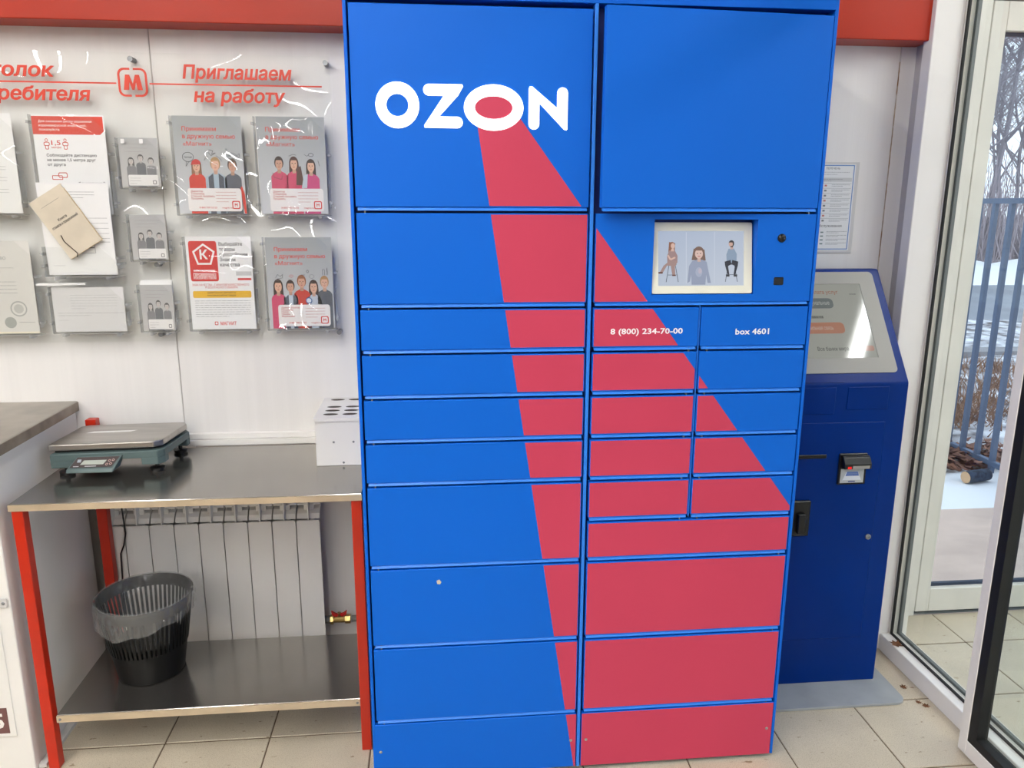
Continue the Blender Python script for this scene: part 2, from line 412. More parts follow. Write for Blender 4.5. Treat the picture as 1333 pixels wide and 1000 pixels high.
# partition with fixed glazing (right)
w1 = E('window_1', (1.545, 1.2, 0), kind='structure')
box('post', 1.485, 1.578, 2.36, 2.407, 0, 3.0, FRAME, w1, .002)
box('glazing_channel', 1.578, 1.64, 2.354, 2.47, 0, 3.0, GREY_FRAME, w1, .001)
box('corner_profile', 1.512, 1.577, 2.408, WY, 0, 3.0, GREY_TRIM, w1)
box('bottom_rail', 1.545, 1.63, -.6, 2.36, 0, .062, FRAME, w1, .002)
box('top_rail', 1.545, 1.63, -.6, 2.36, 2.55, 3.0, FRAME, w1, .002)
box('post', 1.545, 1.63, .62, .70, .062, 2.55, FRAME, w1, .003)
M1 = M(); M1.box(1.578, 1.584, 2.345, 2.354, .062, 2.55); M1.box(1.578, 1.584, .7, 2.345, .062, .069)
B('gasket', M1, RUBBER, w1)
M1 = M(); M1.box(1.604, 1.615, 2.342, 2.354, .062, 2.55); M1.box(1.604, 1.615, .7, 2.342, .062, .072)
B('gasket', M1, GREY_RUBBER, w1)
box('glass_pane', 1.591, 1.597, .7, 2.352, .064, 2.55, GLASS, w1)

# sliding leaf in front of it
d1 = E('door_1', (1.5, 1.3, 0), kind='structure')
X0, X1, YE = 1.486, 1.524, 1.842
box('stile', X0, X1, YE-.033, YE, .004, 2.4, FRAME, d1, .002)
box('stile', X0, X1, .9, .933, .004, 2.4, FRAME, d1, .002)
box('bottom_rail', X0, X1, .933, YE-.033, .004, .05, FRAME, d1, .002)
box('top_rail', X0, X1, .933, YE-.033, 2.36, 2.4, FRAME, d1, .002)
M1 = M(); M1.box(X0+.002, X1-.002, YE-.065, YE-.033, .05, 2.36); M1.box(X0+.002, X1-.002, .965, YE-.065, .05, .075)
M1.box(X0+.002, X1-.002, .933, .965, .05, 2.36)
B('gasket', M1, RUBBER, d1)
box('glass_pane', 1.502, 1.508, .96, YE-.06, .07, 2.36, GLASS, d1)

# vestibule and street door
d2 = E('door_2', (2.2, 2.57, 0), kind='structure')
box('fixed_post', 1.632, 1.808, 2.565, 2.63, 0, 2.6, GREY_FRAME, d2, .002)
box('fixed_post', 2.762, 2.86, 2.565, 2.63, 0, 2.6, GREY_FRAME, d2, .002)
box('header', 1.808, 2.762, 2.565, 2.63, 2.195, 2.6, GREY_FRAME, d2, .002)
box('threshold', 1.808, 2.762, 2.574, 2.63, 0, .008, GREY_RUBBER, d2)
box('stile', 1.814, 1.866, 2.57, 2.625, .014, 2.188, GREY_FRAME, d2, .002)
box('stile', 2.704, 2.756, 2.57, 2.625, .014, 2.188, GREY_FRAME, d2, .002)
box('top_rail', 1.866, 2.704, 2.57, 2.625, 2.098, 2.188, GREY_FRAME, d2, .002)
box('bottom_rail', 1.866, 2.704, 2.57, 2.625, .014, .108, GREY_FRAME, d2, .002)
M1 = M(); M1.box(1.866, 2.704, 2.592, 2.606, .108, .12); M1.box(1.866, 2.704, 2.592, 2.606, 2.086, 2.098)
B('gasket', M1, mat('blue_black_gasket', (48, 58, 76), .5), d2)
box('glass_pane', 1.866, 2.704, 2.597, 2.602, .12, 2.09, GLASS2, d2)
w2 = E('window_2_added', (3.35, 0, 0), kind='structure')       # unseen glazed side, added to let daylight into the vestibule
for a, b in ((-5, -4.92), (-2.6, -2.52), (-.2, -.12), (2.2, 2.63)): box('post', 3.3, 3.38, a, b, 0, 3.0, FRAME, w2, .002)
for a, b in ((-4.92, -2.6), (-2.52, -.2), (-.12, 2.2)):
    box('bottom_rail', 3.3, 3.38, a, b, 0, .08, FRAME, w2); box('top_rail', 3.3, 3.38, a, b, 2.7, 3.0, FRAME, w2); box('glass_pane', 3.335, 3.341, a, b, .08, 2.7, GLASS, w2)
box('pavement', 3.38, 9, -8, 2.63, -.08, -.004, MATS['wet_paving'] if 'wet_paving' in MATS else mat('wet_paving', (222, 198, 184), .55, var=.1, vscale=3, bump=.9, bscale=38, stretch=(1, 2, 1)), kind='structure')
box('wall_vestibule_street', 2.86, 3.3, 2.565, 2.63, 0, 3, WHITE_PAINT, kind='structure')
box('wall_vestibule_lintel', 1.63, 2.86, 2.565, 2.63, 2.6, 3, WHITE_PAINT, kind='structure')
box('ceiling_vestibule', 1.63, 3.3, -5, 2.565, 2.98, 3.08, CEIL, kind='structure')
for y in (1.3, -.3): copy_tree(l0, (2.45, y, 2.92), 'added unseen linear lamp on the vestibule ceiling')  # lamps out of view, added to brighten the vestibule
# ------------------------------------------------------------------ parcel locker
LF = 1.855
lk = E('parcel_locker', (.37, 2.1, 0), 'tall blue parcel locker with raspberry beam graphic and small compartment doors', 'parcel locker')
XL0, XL1 = -.192, .932
def beam(poly):
    p = clip(clip(poly, 0, 1, 1.735), -1, -.1512, -(.101+.1512*1.706)); return clip(p, 1, .7484, .208+.7484*1.716)
MC = M(); MC.box(XL0+.001, XL1-.001, LF+.045, 2.42, .012, 2.115)
B('carcass', MC, BLUE_SHADE, lk)
box('side_panel', XL0, XL0+.0075, LF, 2.43, .012, 2.12, BLUE, lk, .001)
box('side_panel', XL1-.0075, XL1, LF, 2.43, .012, 2.12, BLUE, lk, .001)
box('top_panel', XL0+.0075, XL1-.0075, LF, 2.43, 1.977, 2.12, BLUE, lk, .001)
box('mullion', .3645, .3725, LF-.001, LF+.032, .012, 1.977, BLUE_LIT_EDGE, lk, .001)
for x in (-.15, .33, .41, .888):
    for y in (1.91, 2.36): B('foot', M().lathe((x, y, 0), [(.022, 0), (.022, .008), (.012, .01), (.012, .013)], 16), BLACK, lk)
ZR = [1.974, 1.528, 1.3035, 1.193, 1.082, .970, .858, .7465, .635, .410, .186]
def door(x0, x1, z0, z1, lip=True, hinge='l', ajar=0, name='door'):
    zb, zt = z0+.005, z1-.009
    piv = Vector((x1, LF+.018, 0))
    rot = (lambda p: piv+Matrix.Rotation(ajar, 3, 'Z') @ (p-piv)) if ajar else (lambda p: p)
    d = B(name, M().box(x0, x1, LF, LF+.018, zb, zt).xf(rot), BLUE, lk, .0012)
    i = .0028
    pb = beam([(x0+i, zb+i), (x1-i, zb+i), (x1-i, zt-i), (x0+i, zt-i)])
    if len(pb) > 2:
        B('vinyl_film', M().extr([(x, LF+.0001, z) for x, z in pb], (0, -.0004, 0)).xf(rot), PINK, d, label='raspberry vinyl film cut to the beam graphic')
    if lip:
        pr = [(LF+.0045, z0+.0046), (LF+.0003, z0-.0022), (LF+.0008, z0-.0034), (LF+.012, z0-.001), (LF+.012, z0+.0046)]
        m = M().extr([(x0+.004, y, z) for y, z in pr], (x1-x0-.008, 0, 0))
        B('door_lip', m.xf(rot), BLUE_LIT_EDGE, d)
        hx = x0+.02 if hinge == 'l' else x1-.02
        B('hinge_pin', M().box(hx-.0016, hx+.0016, LF+.003, LF+.012, z0-.009, z0+.003).xf(rot), GRAFITE, d)
    return d
LD = []
for a, b in zip([0, 1, 2, 3, 4, 5, 6, 8, 9], [1, 2, 3, 4, 5, 6, 8, 9, 10]):
    LD.append(door(-.180, .3605, ZR[b], ZR[a], hinge='l'))
top_right = door(.3785, .9215, ZR[1], ZR[0], hinge='r', ajar=math.radians(4.6))
RD = []
for k in range(2, 7):
    RD.append((door(.3785, .6425, ZR[k+1], ZR[k], hinge='r'), door(.6495, .9215, ZR[k+1], ZR[k], hinge='l')))
    box('small_mullion', .6448, .6472, LF+.004, LF+.032, ZR[k+1]-.002, ZR[k]-.003, BLUE_LIT_EDGE, lk)
for a, b in ((7, 8), (8, 9), (9, 10)): door(.3785, .9215, ZR[b], ZR[a], hinge='r')
for x0, x1, name in ((-.186, .362, 'plinth_panel'), (.376, .9235, 'plinth_panel')):
    d = B(name, M().box(x0, x1, LF, LF+.016, .012, .178), BLUE, lk, .0012)
    pb = beam([(x0+.001, .013), (x1-.001, .013), (x1-.001, .177), (x0+.001, .177)])
    B('vinyl_film', M().extr([(x, LF+.0001, z) for x, z in pb], (0, -.0004, 0)), PINK, d, label='raspberry vinyl film cut to the beam graphic')
    for x in (x0+.014, x1-.015):
        B('screw', M().lathe((0, 0, 0), [(.0042, 0), (.0042, .001), (.002, .003)], 10).xf(lambda p, x=x: Vector((x+p.x, LF-.0004-p.z, .096+p.y))), SILVER, d)
# display fascia (right column, second row) with its recess
OX0, OX1, OZ0, OZ1 = .521, .777, 1.3265, 1.506
px0, px1, pz0, pz1 = .3785, .9215, ZR[2]+.005, ZR[1]-.009
MP = M()
MP.box(px0, OX0, LF, LF+.04, pz0, pz1); MP.box(OX1, px1, LF, LF+.04, pz0, pz1)
MP.box(OX0, OX1, LF, LF+.04, pz0, OZ0); MP.box(OX0, OX1, LF, LF+.04, OZ1, pz1)
fas = B('display_fascia', MP, BLUE, lk)
pb = beam([(px0+.002, pz0+.002), (OX0-.001, pz0+.002), (OX0-.001, pz1-.002), (px0+.002, pz1-.002)])
B('vinyl_film', M().extr([(x, LF+.0001, z) for x, z in pb], (0, -.0004, 0)), PINK, fas, label='raspberry vinyl film cut to the beam graphic')
pr = [(LF+.0045, ZR[2]+.0046), (LF+.0003, ZR[2]-.0022), (LF+.0008, ZR[2]-.0034), (LF+.012, ZR[2]-.001), (LF+.012, ZR[2]+.0046)]
B('door_lip', M().extr([(px0+.004, y, z) for y, z in pr], (px1-px0-.008, 0, 0)), BLUE_LIT_EDGE, fas)
tp = plane_at((.5225, LF+.002, 1.3285), (1, 0, 0), (0, .03, .17))
TW, TH = .2515, .1725
tb = M(); o_ = rrect(0, 0, TW, TH, .004); i_ = [(min(max(x, .0155), .2315), min(max(y, .019), .152)) for x, y in o_]
n = len(o_)
tb.add([tp(x, y, 0) for x, y in o_]+[tp(x, y, 0) for x, y in i_]+[tp(x, y, -.012) for x, y in o_]+[tp(x, y, -.004) for x, y in i_],
       [(k, (k+1) % n, n+(k+1) % n, n+k) for k in range(n)]+[(k, 2*n+k, 2*n+(k+1) % n, (k+1) % n) for k in range(n)] +
       [(n+k, n+(k+1) % n, 3*n+(k+1) % n, 3*n+k) for k in range(n)]+[list(range(2*n, 3*n))])
tab = B('touch_display', tb, CREAM, lk, label='cream bezelled touch display recessed in the blue front')
S = Print(.216, .133); bgc = [(196, 207, 224), (206, 215, 230), (190, 202, 222), (182, 196, 220)]
S.rect(0, 0, 1, 1, bgc, 0)
S.rect(.325, .04, .332, .98, (214, 222, 236), 1); S.rect(.655, .04, .661, .98, (214, 222, 236), 1)
def seated(cx, top, flip, hair, skin, top_c, leg_c, long):
    f = -1 if flip else 1
    for a, b in ((-.05, -.07), (.05, .07)): S.stroke([(cx+a*.7, .40), (cx+b, .07)], .0016, (96, 104, 120), 2)
    S.stroke([(cx-.05, .2), (cx+.05, .2)], .0014, (96, 104, 120), 2)
    S.rect(cx-.05, .385, cx+.05, .415, (70, 74, 86), 2)
    if long: S.poly([(cx-.035, top), (cx-.045, top-.2), (cx+.03, top-.2), (cx+.035, top-.02)], hair, 3)
    S.ell(cx, top-.06, .032, .062, hair, 3); S.ell(cx+f*.008, top-.07, .024, .05, skin, 4)
    if not long: S.poly(circ(cx, top-.05, .032, .05, 8, .2, math.pi-.2), hair, 5); S.rect(cx-.012, top-.13, cx+.018, top-.105, hair, 5)
    S.poly([(cx-.055, .40), (cx-.06, top-.26), (cx-.035, top-.155), (cx+.03, top-.15), (cx+.062, top-.25), (cx+.06, .42)], top_c, 5)
    S.poly([(cx-.01, top-.12), (cx+.02, top-.12), (cx+.02, top-.17), (cx-.015, top-.17)], skin, 5)
    if long:
        S.poly([(cx-.02, .47), (cx+.06, .45), (cx+.04, .36), (cx-.06, .37), (cx-.11, .24), (cx-.145, .245), (cx-.1, .37)], leg_c, 6)
        S.poly([(cx-.02, .4), (cx+.03, .39), (cx+.035, .2), (cx+.0, .2)], leg_c, 6)
        S.rect(cx-.16, .225, cx-.11, .255, (110, 70, 60), 7); S.rect(cx, .18, cx+.04, .205, (110, 70, 60), 7)
    else:
        for sx in (-1, 1):
            S.poly([(cx+sx*.01, .47), (cx+sx*.08, .44), (cx+sx*.075, .37), (cx+sx*.045, .2), (cx+sx*.025, .21), (cx+sx*.04, .36), (cx, .39)], leg_c, 6)
            S.rect(cx+sx*.045-.02, .165, cx+sx*.045+.022, .205, (60, 62, 70), 7)
    S.stroke([(cx-.05, top-.24), (cx-.02, .48), (cx+.035, .52)], .004, skin if long else top_c, 7)
seated(.165, .80, False, (150, 104, 84), (226, 190, 176), (168, 140, 140), (172, 144, 140), True)
seated(.855, .83, True, (62, 56, 58), (212, 176, 162), (146, 166, 190), (50, 54, 66), False)
gx = .475
S.poly([(gx-.06, .68), (gx-.085, .47), (gx+.08, .46), (gx+.065, .66)], (128, 102, 92), 3); S.ell(gx, .61, .062, .11, (132, 106, 96), 3)
S.poly([(gx-.135, .05), (gx-.115, .36), (gx-.08, .45), (gx-.02, .475), (gx+.04, .475), (gx+.09, .44), (gx+.14, .05), (gx+.1, .05), (gx+.085, .2), (gx+.075, .02), (gx-.085, .02), (gx-.09, .2), (gx-.105, .08)], (158, 168, 192), 4)
S.rect(gx-.018, .44, gx+.02, .53, (214, 182, 172), 5); S.ell(gx, .585, .046, .09, (228, 198, 188), 6)
S.poly(circ(gx, .62, .052, .08, 8, .3, math.pi-.3), (132, 106, 96), 7)
for sx in (-1, 1): S.ell(gx+sx*.018, .59, .007, .009, (70, 56, 56), 7, 8)
S.poly([(gx-.02, .545), (gx+.022, .545), (gx, .527)], (200, 110, 110), 7)
S.ell(gx, .25, .04, .09, (176, 184, 206), 5); S.ell(gx+.012, .27, .02, .05, (198, 190, 206), 6)
tp2 = plane_at(tp(.0155, .019, -.0025), (1, 0, 0), (0, .03, .17))
S.build('lit_picture', tab, tp2, LCD, 'lit picture of a seated woman, a girl and a seated man')
B('camera_lens', M().lathe((0, 0, 0), [(.0105, -.002), (.0105, .001), (.009, .004), (.005, .0065), (.001, .007)], 20).xf(lambda p: Vector((.8385+p.x, LF-p.z, 1.462+p.y))), BLACK, fas, smooth=True)
B('code_scanner', M().box(.8255, .8525, LF-.002, LF+.004, 1.347, 1.3685), BLACK, fas, .003)
# lit logo on the top left door
def letter(polys, name='lit_letter'):
    m = M()
    for p in polys: m.extr([(x, LF-.0004, z) for x, z in p], (0, -.0022, 0))
    return B(name, m, LETTER, LD[0])
def oring(cx, cz, rx, rz, ix, iz):
    n = 48; o = circ(cx, cz, rx, rz, n); i = circ(cx, cz, ix, iz, n)
    return [[o[k], o[(k+1) % n], i[(k+1) % n], i[k]] for k in range(n)]
letter(oring(-.079, 1.755, .0485, .0495, .0245, .0238))
letter(oring(.1368, 1.7525, .0675, .0498, .0428, .0245))
hb = .0125
letter([circ(-.0085, 1.7885, hb, hb, 16, math.pi/2, 1.5*math.pi)+[(.031, 1.776), (.056, 1.776), (.068, 1.7965), (.066, 1.801)],
        [(.024, 1.776), (.056, 1.7765), (.014, 1.732), (-.0205, 1.7125)],
        [(-.0205, 1.7125), (-.0195, 1.7075)]+circ(.054, 1.7195, hb, hb, 16, -math.pi/2, math.pi/2)+[(.0115, 1.732)]])
letter([circ(.2285, 1.7185, .0123, .0123, 14, math.pi, 2*math.pi)+[(.2408, 1.765), (.2245, 1.799), (.2185, 1.799), (.2162, 1.795)],
        [(.2185, 1.799), (.2245, 1.799), (.283, 1.7525), (.3053, 1.709), (.304, 1.7055), (.2985, 1.7065), (.2408, 1.7635), (.2255, 1.774)],
        circ(.2935, 1.7862, .0123, .0123, 14, 0, math.pi)+[(.2812, 1.752), (.3035, 1.7055), (.3058, 1.709)]])
B('pupil_film', M().extr([(x, LF-.0003, z) for x, z in circ(.1368, 1.7525, .044, .0255, 32)], (0, -.0006, 0)), PINK, LD[0], label='raspberry oval inside the third letter')
S = Print(.54, .1); S.text('8 (800) 234-70-00', .0805, .375, .0195, (244, 240, 244), 1, width=.336, bold=.022)
S.build('phone_print', RD[0][0], plane_at((.3785, LF-.0006, 1.193), (1, 0, 0), (0, 0, 1)))
S = Print(.27, .1); S.text('box 4601', .327, .335, .0205, (240, 242, 248), 1, width=.322, bold=.022)
S.build('box_number_print', RD[0][1], plane_at((.6495, LF-.0006, 1.193), (1, 0, 0), (0, 0, 1)))
B('sticker_scrap', M().extr([(-.013, LF-.0002, .593), (-.006, LF-.0002, .596), (-.0005, LF-.0002, .589), (-.004, LF-.0002, .583), (-.011, LF-.0002, .584)], (0, -.0006, 0)), BEIGE, LD[7])

# ------------------------------------------------------------------ payment kiosk
KX0, KX1, KY = .965, 1.42, 2.174
kk = E('payment_kiosk', (1.2, 2.3, 0), 'dark blue payment kiosk with sloping silver touch screen behind the parcel locker', 'kiosk')
KB = M().extr([(KX0, KY, .008), (KX0, KY, 1.018), (KX0, 2.409, 1.3405), (KX0, 2.445, 1.3405), (KX0, 2.445, .008)], (KX1-KX0, 0, 0))
B('body', KB, KBLUE, kk, .004, seg=2)
BP = M().extr([(x, y, 0.0005) for x, y in rrect(.94, 2.047, 1.462, 2.45, .035, 5)], (0, 0, .009))
B('base_plate', BP, PLATE, kk, .001)
ks = plane_at((KX0, KY+.0005, 1.019), (1, 0, 0), (0, .235, .3225))
SLW = KX1-KX0
o_ = rrect(.025, .033, SLW-.0275, .386, .014, 5); sx0, sx1, sy0, sy1 = .075, SLW-.078, .083, .342
n = len(o_); i_ = [(min(max(x, sx0), sx1), min(max(y, sy0), sy1)) for x, y in o_]
kb = M().add([ks(x, y, .003) for x, y in o_]+[ks(x, y, .003) for x, y in i_]+[ks(x, y, 0) for x, y in o_]+[ks(x, y, -.006) for x, y in i_],
             [(k, (k+1) % n, n+(k+1) % n, n+k) for k in range(n)]+[(k, 2*n+k, 2*n+(k+1) % n, (k+1) % n) for k in range(n)]+[(n+k, n+(k+1) % n, 3*n+(k+1) % n, 3*n+k) for k in range(n)])
bz = B('screen_bezel', kb, SILVER, kk)
S = Print(sx1-sx0, sy1-sy0); S.rect(0, 0, 1, 1, (196, 198, 188), 0)
S.text('Оплата услуг', .42, .865, .018, (190, 120, 90), 1, width=.32); S.fine(.86, .98, .85, .05, 1, .01, (150, 152, 148), 1)
S.poly(rrect(.2, .665, .66, .805, .05), (124, 134, 134), 1); S.text('Коммунальные', .32, .715, .02, (206, 210, 206), 2, width=.30)
S.fine(.35, .52, .53, .05, 1, .02, (120, 122, 116), 1, 1)
S.poly(rrect(.2, .325, .72, .475, .05), (214, 146, 116), 1); S.text('Мобильная связь', .28, .375, .02, (236, 204, 186), 2, width=.32)
S.text('Все банки мира', .38, .10, .018, (96, 96, 92), 1, width=.33)
S.poly(rrect(.82, .09, .98, .16, .02), (216, 158, 138), 1); S.fine(.84, .98, .36, .05, 1, .01, (200, 160, 140), 1)
S.build('lit_menu', bz, plane_at(ks(sx0, sy0, .0014), (1, 0, 0), (0, .235, .3225)), KLCD, 'dim lit menu with rounded buttons')
KF = KY-.0005
B('ledge_cover', M().extr([ks(.02, .003, .0006), ks(.252, .003, .0006), ks(.258, .028, .0006), ks(.02, .028, .0006)], ks(0, 0, .002)-ks(0, 0, 0)), KBLUE, kk)
sd = box('service_door', KX0+.03, 1.356, KF-.0025, KF, .17, .898, KBLUE, kk, .001)
box('service_flap', 1.228, 1.358, KF-.0018, KF, .938, 1.008, KBLUE, kk, .001)
box('service_flap', KX0+.03, 1.19, KF-.0018, KF, .925, 1.008, KBLUE, kk, .001)
box('receipt_slot', .99, 1.178, KF-.006, KF, .786, .798, BLACK, kk, .001)
ba = box('note_acceptor', 1.219, 1.309, KF-.008, KF, .700, .800, BLACK, kk, .002)
M1 = M().extr([(1.226, KF-.008, .755), (1.226, KF-.03, .757), (1.226, KF-.03, .772), (1.226, KF-.018, .79), (1.226, KF-.008, .795)], (.086, 0, 0))
B('acceptor_hood', M1, BLACK, ba, .001)
box('indicator_light', 1.236, 1.247, KF-.0315, KF-.03, .7585, .7655, mat('red_indicator', (220, 30, 24), .4, emit=.6), ba)
box('metal_strip', 1.252, 1.305, KF-.0312, KF-.03, .7585, .768, SILVER, ba)
S = Print(.075, .045); S.rect(0, 0, 1, 1, (176, 182, 184), 0); S.poly([(.1, .2), (.9, .2), (.75, .8), (.25, .8)], (214, 220, 228), 1)
S.poly([(.22, .5), (.8, .5), (.74, .8), (.27, .8)], (90, 116, 178), 2); S.fine(.27, .7, .66, .12, 2, .003, (226, 230, 236), 3); S.rect(.35, .06, .65, .14, (40, 60, 120), 2)
S.build('acceptor_label', ba, plane_at((1.2265, KF-.0084, .706), (1, 0, 0), (0, 0, 1)))
cu_ = box('card_reader', 1.03, 1.139, KF-.014, KF, .536, .652, BLACK, kk, .003)
M1 = M().box(1.095, 1.118, KF-.03, KF-.014, .55, .615).box(1.10, 1.125, KF-.024, KF-.014, .596, .606)
B('reader_guide', M1, BLACK, cu_, .002)
B('door_lock', M().lathe((0, 0, 0), [(.009, 0), (.009, .004), (.006, .006), (.003, .006), (.003, .004)], 16).xf(lambda p: Vector((1.341+p.x, KF-.0025-p.z, .522+p.y))), GRAFITE, sd)

# ------------------------------------------------------------------ side table
tb_ = E('side_table', (-.65, 2.2, 0), 'steel topped side table with orange red legs and a low shelf', 'table')
M1 = M().box(-1.1, -.208, 1.987, 2.445, .768, .787)
B('tabletop', M1, TABLE_STEEL, tb_, .0015)
box('front_edge', -1.1005, -.2075, 1.9845, 1.9868, .7685, .785, STEEL_EDGE_TINT, tb_)
sh = box('shelf', -1.062, -.236, 1.998, 2.35, .142, .1645, TABLE_STEEL, tb_, .0015)
box('front_edge', -1.062, -.2365, 1.9955, 1.998, .1425, .162, STEEL_EDGE_TINT, tb_)
for x in (-1.053, -.245): B('screw', M().lathe((0, 0, 0), [(.004, 0), (.003, .002)], 10).xf(lambda p, x=x: Vector((x+p.x, 1.9955-p.z, .152+p.y))), GRAFITE, sh)
for x0, y0, z1 in ((-1.097, 1.99, .768), (-.237, 1.99, .768), (-1.083, 2.425, .889), (-.237, 2.425, .889)):
    m = M()
    if z1 > .8: m.box(x0, x0+.031, y0, y0+.03, .0, z1)
    else: m.box(x0, x0+.028, y0, y0+.03, .0, z1)
    B('leg', m, ORANGE, tb_, .0015)
# storage cabinet and worktop on the left
CX = -1.13
cb = E('storage_cabinet', (-1.6, 2.2, 0), 'white metal storage cabinet at the left edge, door plate numbered 5', 'cabinet')
box('body', -2.1, CX, 1.987, 2.478, 0, .905, WHITE_PAINT, cb, .002)
dd = box('door', -1.62, -1.1635, 1.983, 1.987, .117, .88, WHITE_PAINT, cb, .001)
box('door', -2.09, -1.63, 1.983, 1.987, .117, .88, WHITE_PAINT, cb, .001)
box('hasp', -1.19, -1.135, 1.979, 1.983, .503, .531, GPAPER, dd, .002)
B('screw', M().lathe((0, 0, 0), [(.005, 0), (.003, .002)], 10).xf(lambda p: Vector((-1.144+p.x, 1.979-p.z, .516+p.y))), GRAFITE, dd)
S = Print(.075, .078); S.rect(0, 0, 1, 1, (110, 74, 72), 0); S.text('5', .66, .22, .062, (240, 236, 232), 1, bold=.03, align='c')
S.build('number_plate', dd, plane_at((-1.254, 1.9825, .128), (1, 0, 0), (0, 0, 1)))
wt = E('worktop', (-1.6, 2.2, .906), 'grey steel worktop slab lying on the white storage cabinet', 'worktop')
box('slab', -2.12, -1.12, 1.96, 2.479, .906, .937, STEEL_DULL, wt, .002)
box('edge_band', -1.12, -1.1185, 1.962, 2.477, .907, .935, mat('worn_steel_edge', (158, 146, 132), .45, .5, var=.2, vscale=14), wt)

# ------------------------------------------------------------------ electronic scale on the table
sc = E('counter_scale', (-.93, 2.3, .787), 'flat electronic weighing scale with steel pan on the side table', 'scale')
def pan(z0, z1, g):
    pts = [(-1.09+g, 2.200+g), (-.812-g, 2.215+g), (-.790-g, 2.235+g), (-.772-g, 2.395-g), (-.785-g, 2.418-g), (-1.06+g, 2.405-g), (-1.08+g, 2.39-g)]
    return M().extr([(x, y, z0) for x, y in pts], (0, 0, z1-z0))
B('weighing_pan', pan(.8605, .8785, 0), STEEL, sc, .003, seg=2)
B('pan_support', pan(.853, .8605, .012), BLACK, sc)
bd = M()
pts = [(-1.085, 2.192), (-.80, 2.207), (-.785, 2.225), (-.768, 2.40), (-.782, 2.42), (-1.06, 2.41), (-1.08, 2.39)]
bd.extr([(x, y, .832) for x, y in pts], (0, 0, .021))
for q in ([(-1.085, 2.192), (-1.02, 2.195), (-1.02, 2.23), (-1.083, 2.23)], [(-.845, 2.205), (-.80, 2.207), (-.785, 2.225), (-.783, 2.25), (-.84, 2.25)], [(-.82, 2.38), (-.77, 2.38), (-.768, 2.40), (-.782, 2.42), (-.82, 2.418)]):
    bd.extr([(x, y, .812) for x, y in q], (0, 0, .022))
B('housing', bd, SCALE_BODY, sc, .002)
for x, y in ((-1.055, 2.22), (-.812, 2.232), (-.797, 2.396), (-1.04, 2.385)):
    B('foot', M().lathe((x, y, .7872), [(.019, 0), (.02, .004), (.02, .01), (.006, .012), (.006, .026)], 18), BLACK, sc, smooth=True)
dsp = M().extr([(-1.032, 2.157, .808), (-1.032, 2.163, .818), (-1.032, 2.196, .845), (-1.032, 2.215, .845), (-1.032, 2.215, .808)], (.125, 0, 0))
dsp.xf(lambda p: Vector((p.x+(.02 if p.x < -1 and p.z > .84 else .016 if p.z > .84 else 0), p.y, p.z)))
dsp = B('display_unit', dsp, SCALE_BODY, sc, .003, seg=2)
dpl = plane_at((-1.026, 2.1621, .8195), (1, .02, 0), (0.0, .033, .027))
S = Print(.122, .040); S.poly([(.03, .08), (.94, .08), (1.06, .92), (.14, .92)], (66, 56, 56), 0); S.poly([(.24, .3), (.74, .3), (.8, .66), (.30, .66)], (168, 176, 166), 1)
S.rect(.16, .5, .24, .74, (160, 168, 176), 1); S.rect(.05+.05, .14, .22, .2, (190, 190, 190), 1); S.rect(.35, .14, .6, .2, (190, 190, 190), 1)
for a, b in ((.82, .3), (.9, .34), (.86, .6), (.94, .64)): S.ring(circ(a, b, .03, .1, 8), circ(a, b, .02, .06, 8), (200, 170, 160), 1)
S.fine(.5, .95, .8, .1, 1, .002, (180, 170, 170), 1, 1)
S.build('display_panel', dsp, lambda x, y, d=0: dpl(x, y, d+.0012))
S = Print(.14, .02); S.poly([(0, 0), (.88, .12), (1, .95), (.13, .8)], (236, 236, 234), 0); S.build('pan_label', sc, plane_at((-1.035, 2.315, .8786), (1, .03, 0), (-.03, 1, 0)), label='white paper label on the steel pan')

# ------------------------------------------------------------------ white holder box with round holes
hb_ = E('cup_holder_box', (-.28, 2.35, .787), 'white metal box with oval holes in its top on the side table', 'box')
box('body', -.359, -.196, 2.226, 2.468, .787, .923, WHITE_PAINT, hb_, .001)
lid = M(); z0, z1 = .923, .932; x0, x1, y0, y1 = -.3625, -.194, 2.222, 2.472
hx, hy, ra, rb = [-.318, -.262, -.214], [2.272, 2.316, 2.360, 2.45], .0225, .0135
xc = [x0]+[(hx[k]+hx[k+1])/2 for k in range(2)]+[x1]; yc = [y0]+[(hy[k]+hy[k+1])/2 for k in range(3)]+[y1]
hw = min(ra, .019)
for a in range(3):
    for b in range(4):
        cx, cy = hx[a], hy[b]; rx_ = ra if a < 2 else .017
        inn = circ(cx, cy, rx_, rb, 24)
        def edge(t, a=a, b=b, cx=cx, cy=cy):
            dx, dy = math.cos(t), math.sin(t); k = []
            if dx > 1e-9: k.append((xc[a+1]-cx)/dx)
            if dx < -1e-9: k.append((xc[a]-cx)/dx)
            if dy > 1e-9: k.append((yc[b+1]-cy)/dy)
            if dy < -1e-9: k.append((yc[b]-cy)/dy)
            k = min(k); return (cx+dx*k, cy+dy*k)
        ts = sorted([2*math.pi*k/24 for k in range(24)]+[math.atan2(yy-cy, xx-cx) % (2*math.pi) for xx in xc[a:a+2] for yy in yc[b:b+2]])
        out = [edge(t) for t in ts]; inn = [(cx+rx_*math.cos(t), cy+rb*math.sin(t)) for t in ts]; n = len(ts)
        lid.add([(x, y, z1) for x, y in out]+[(x, y, z1) for x, y in inn]+[(x, y, z1-.0012) for x, y in inn],
                [(k, (k+1) % n, n+(k+1) % n, n+k) for k in range(n)]+[(n+k, n+(k+1) % n, 2*n+(k+1) % n, 2*n+k) for k in range(n)])
        lid.add([(x, y, z1-.0012) for x, y in inn], [list(range(n))], 1)
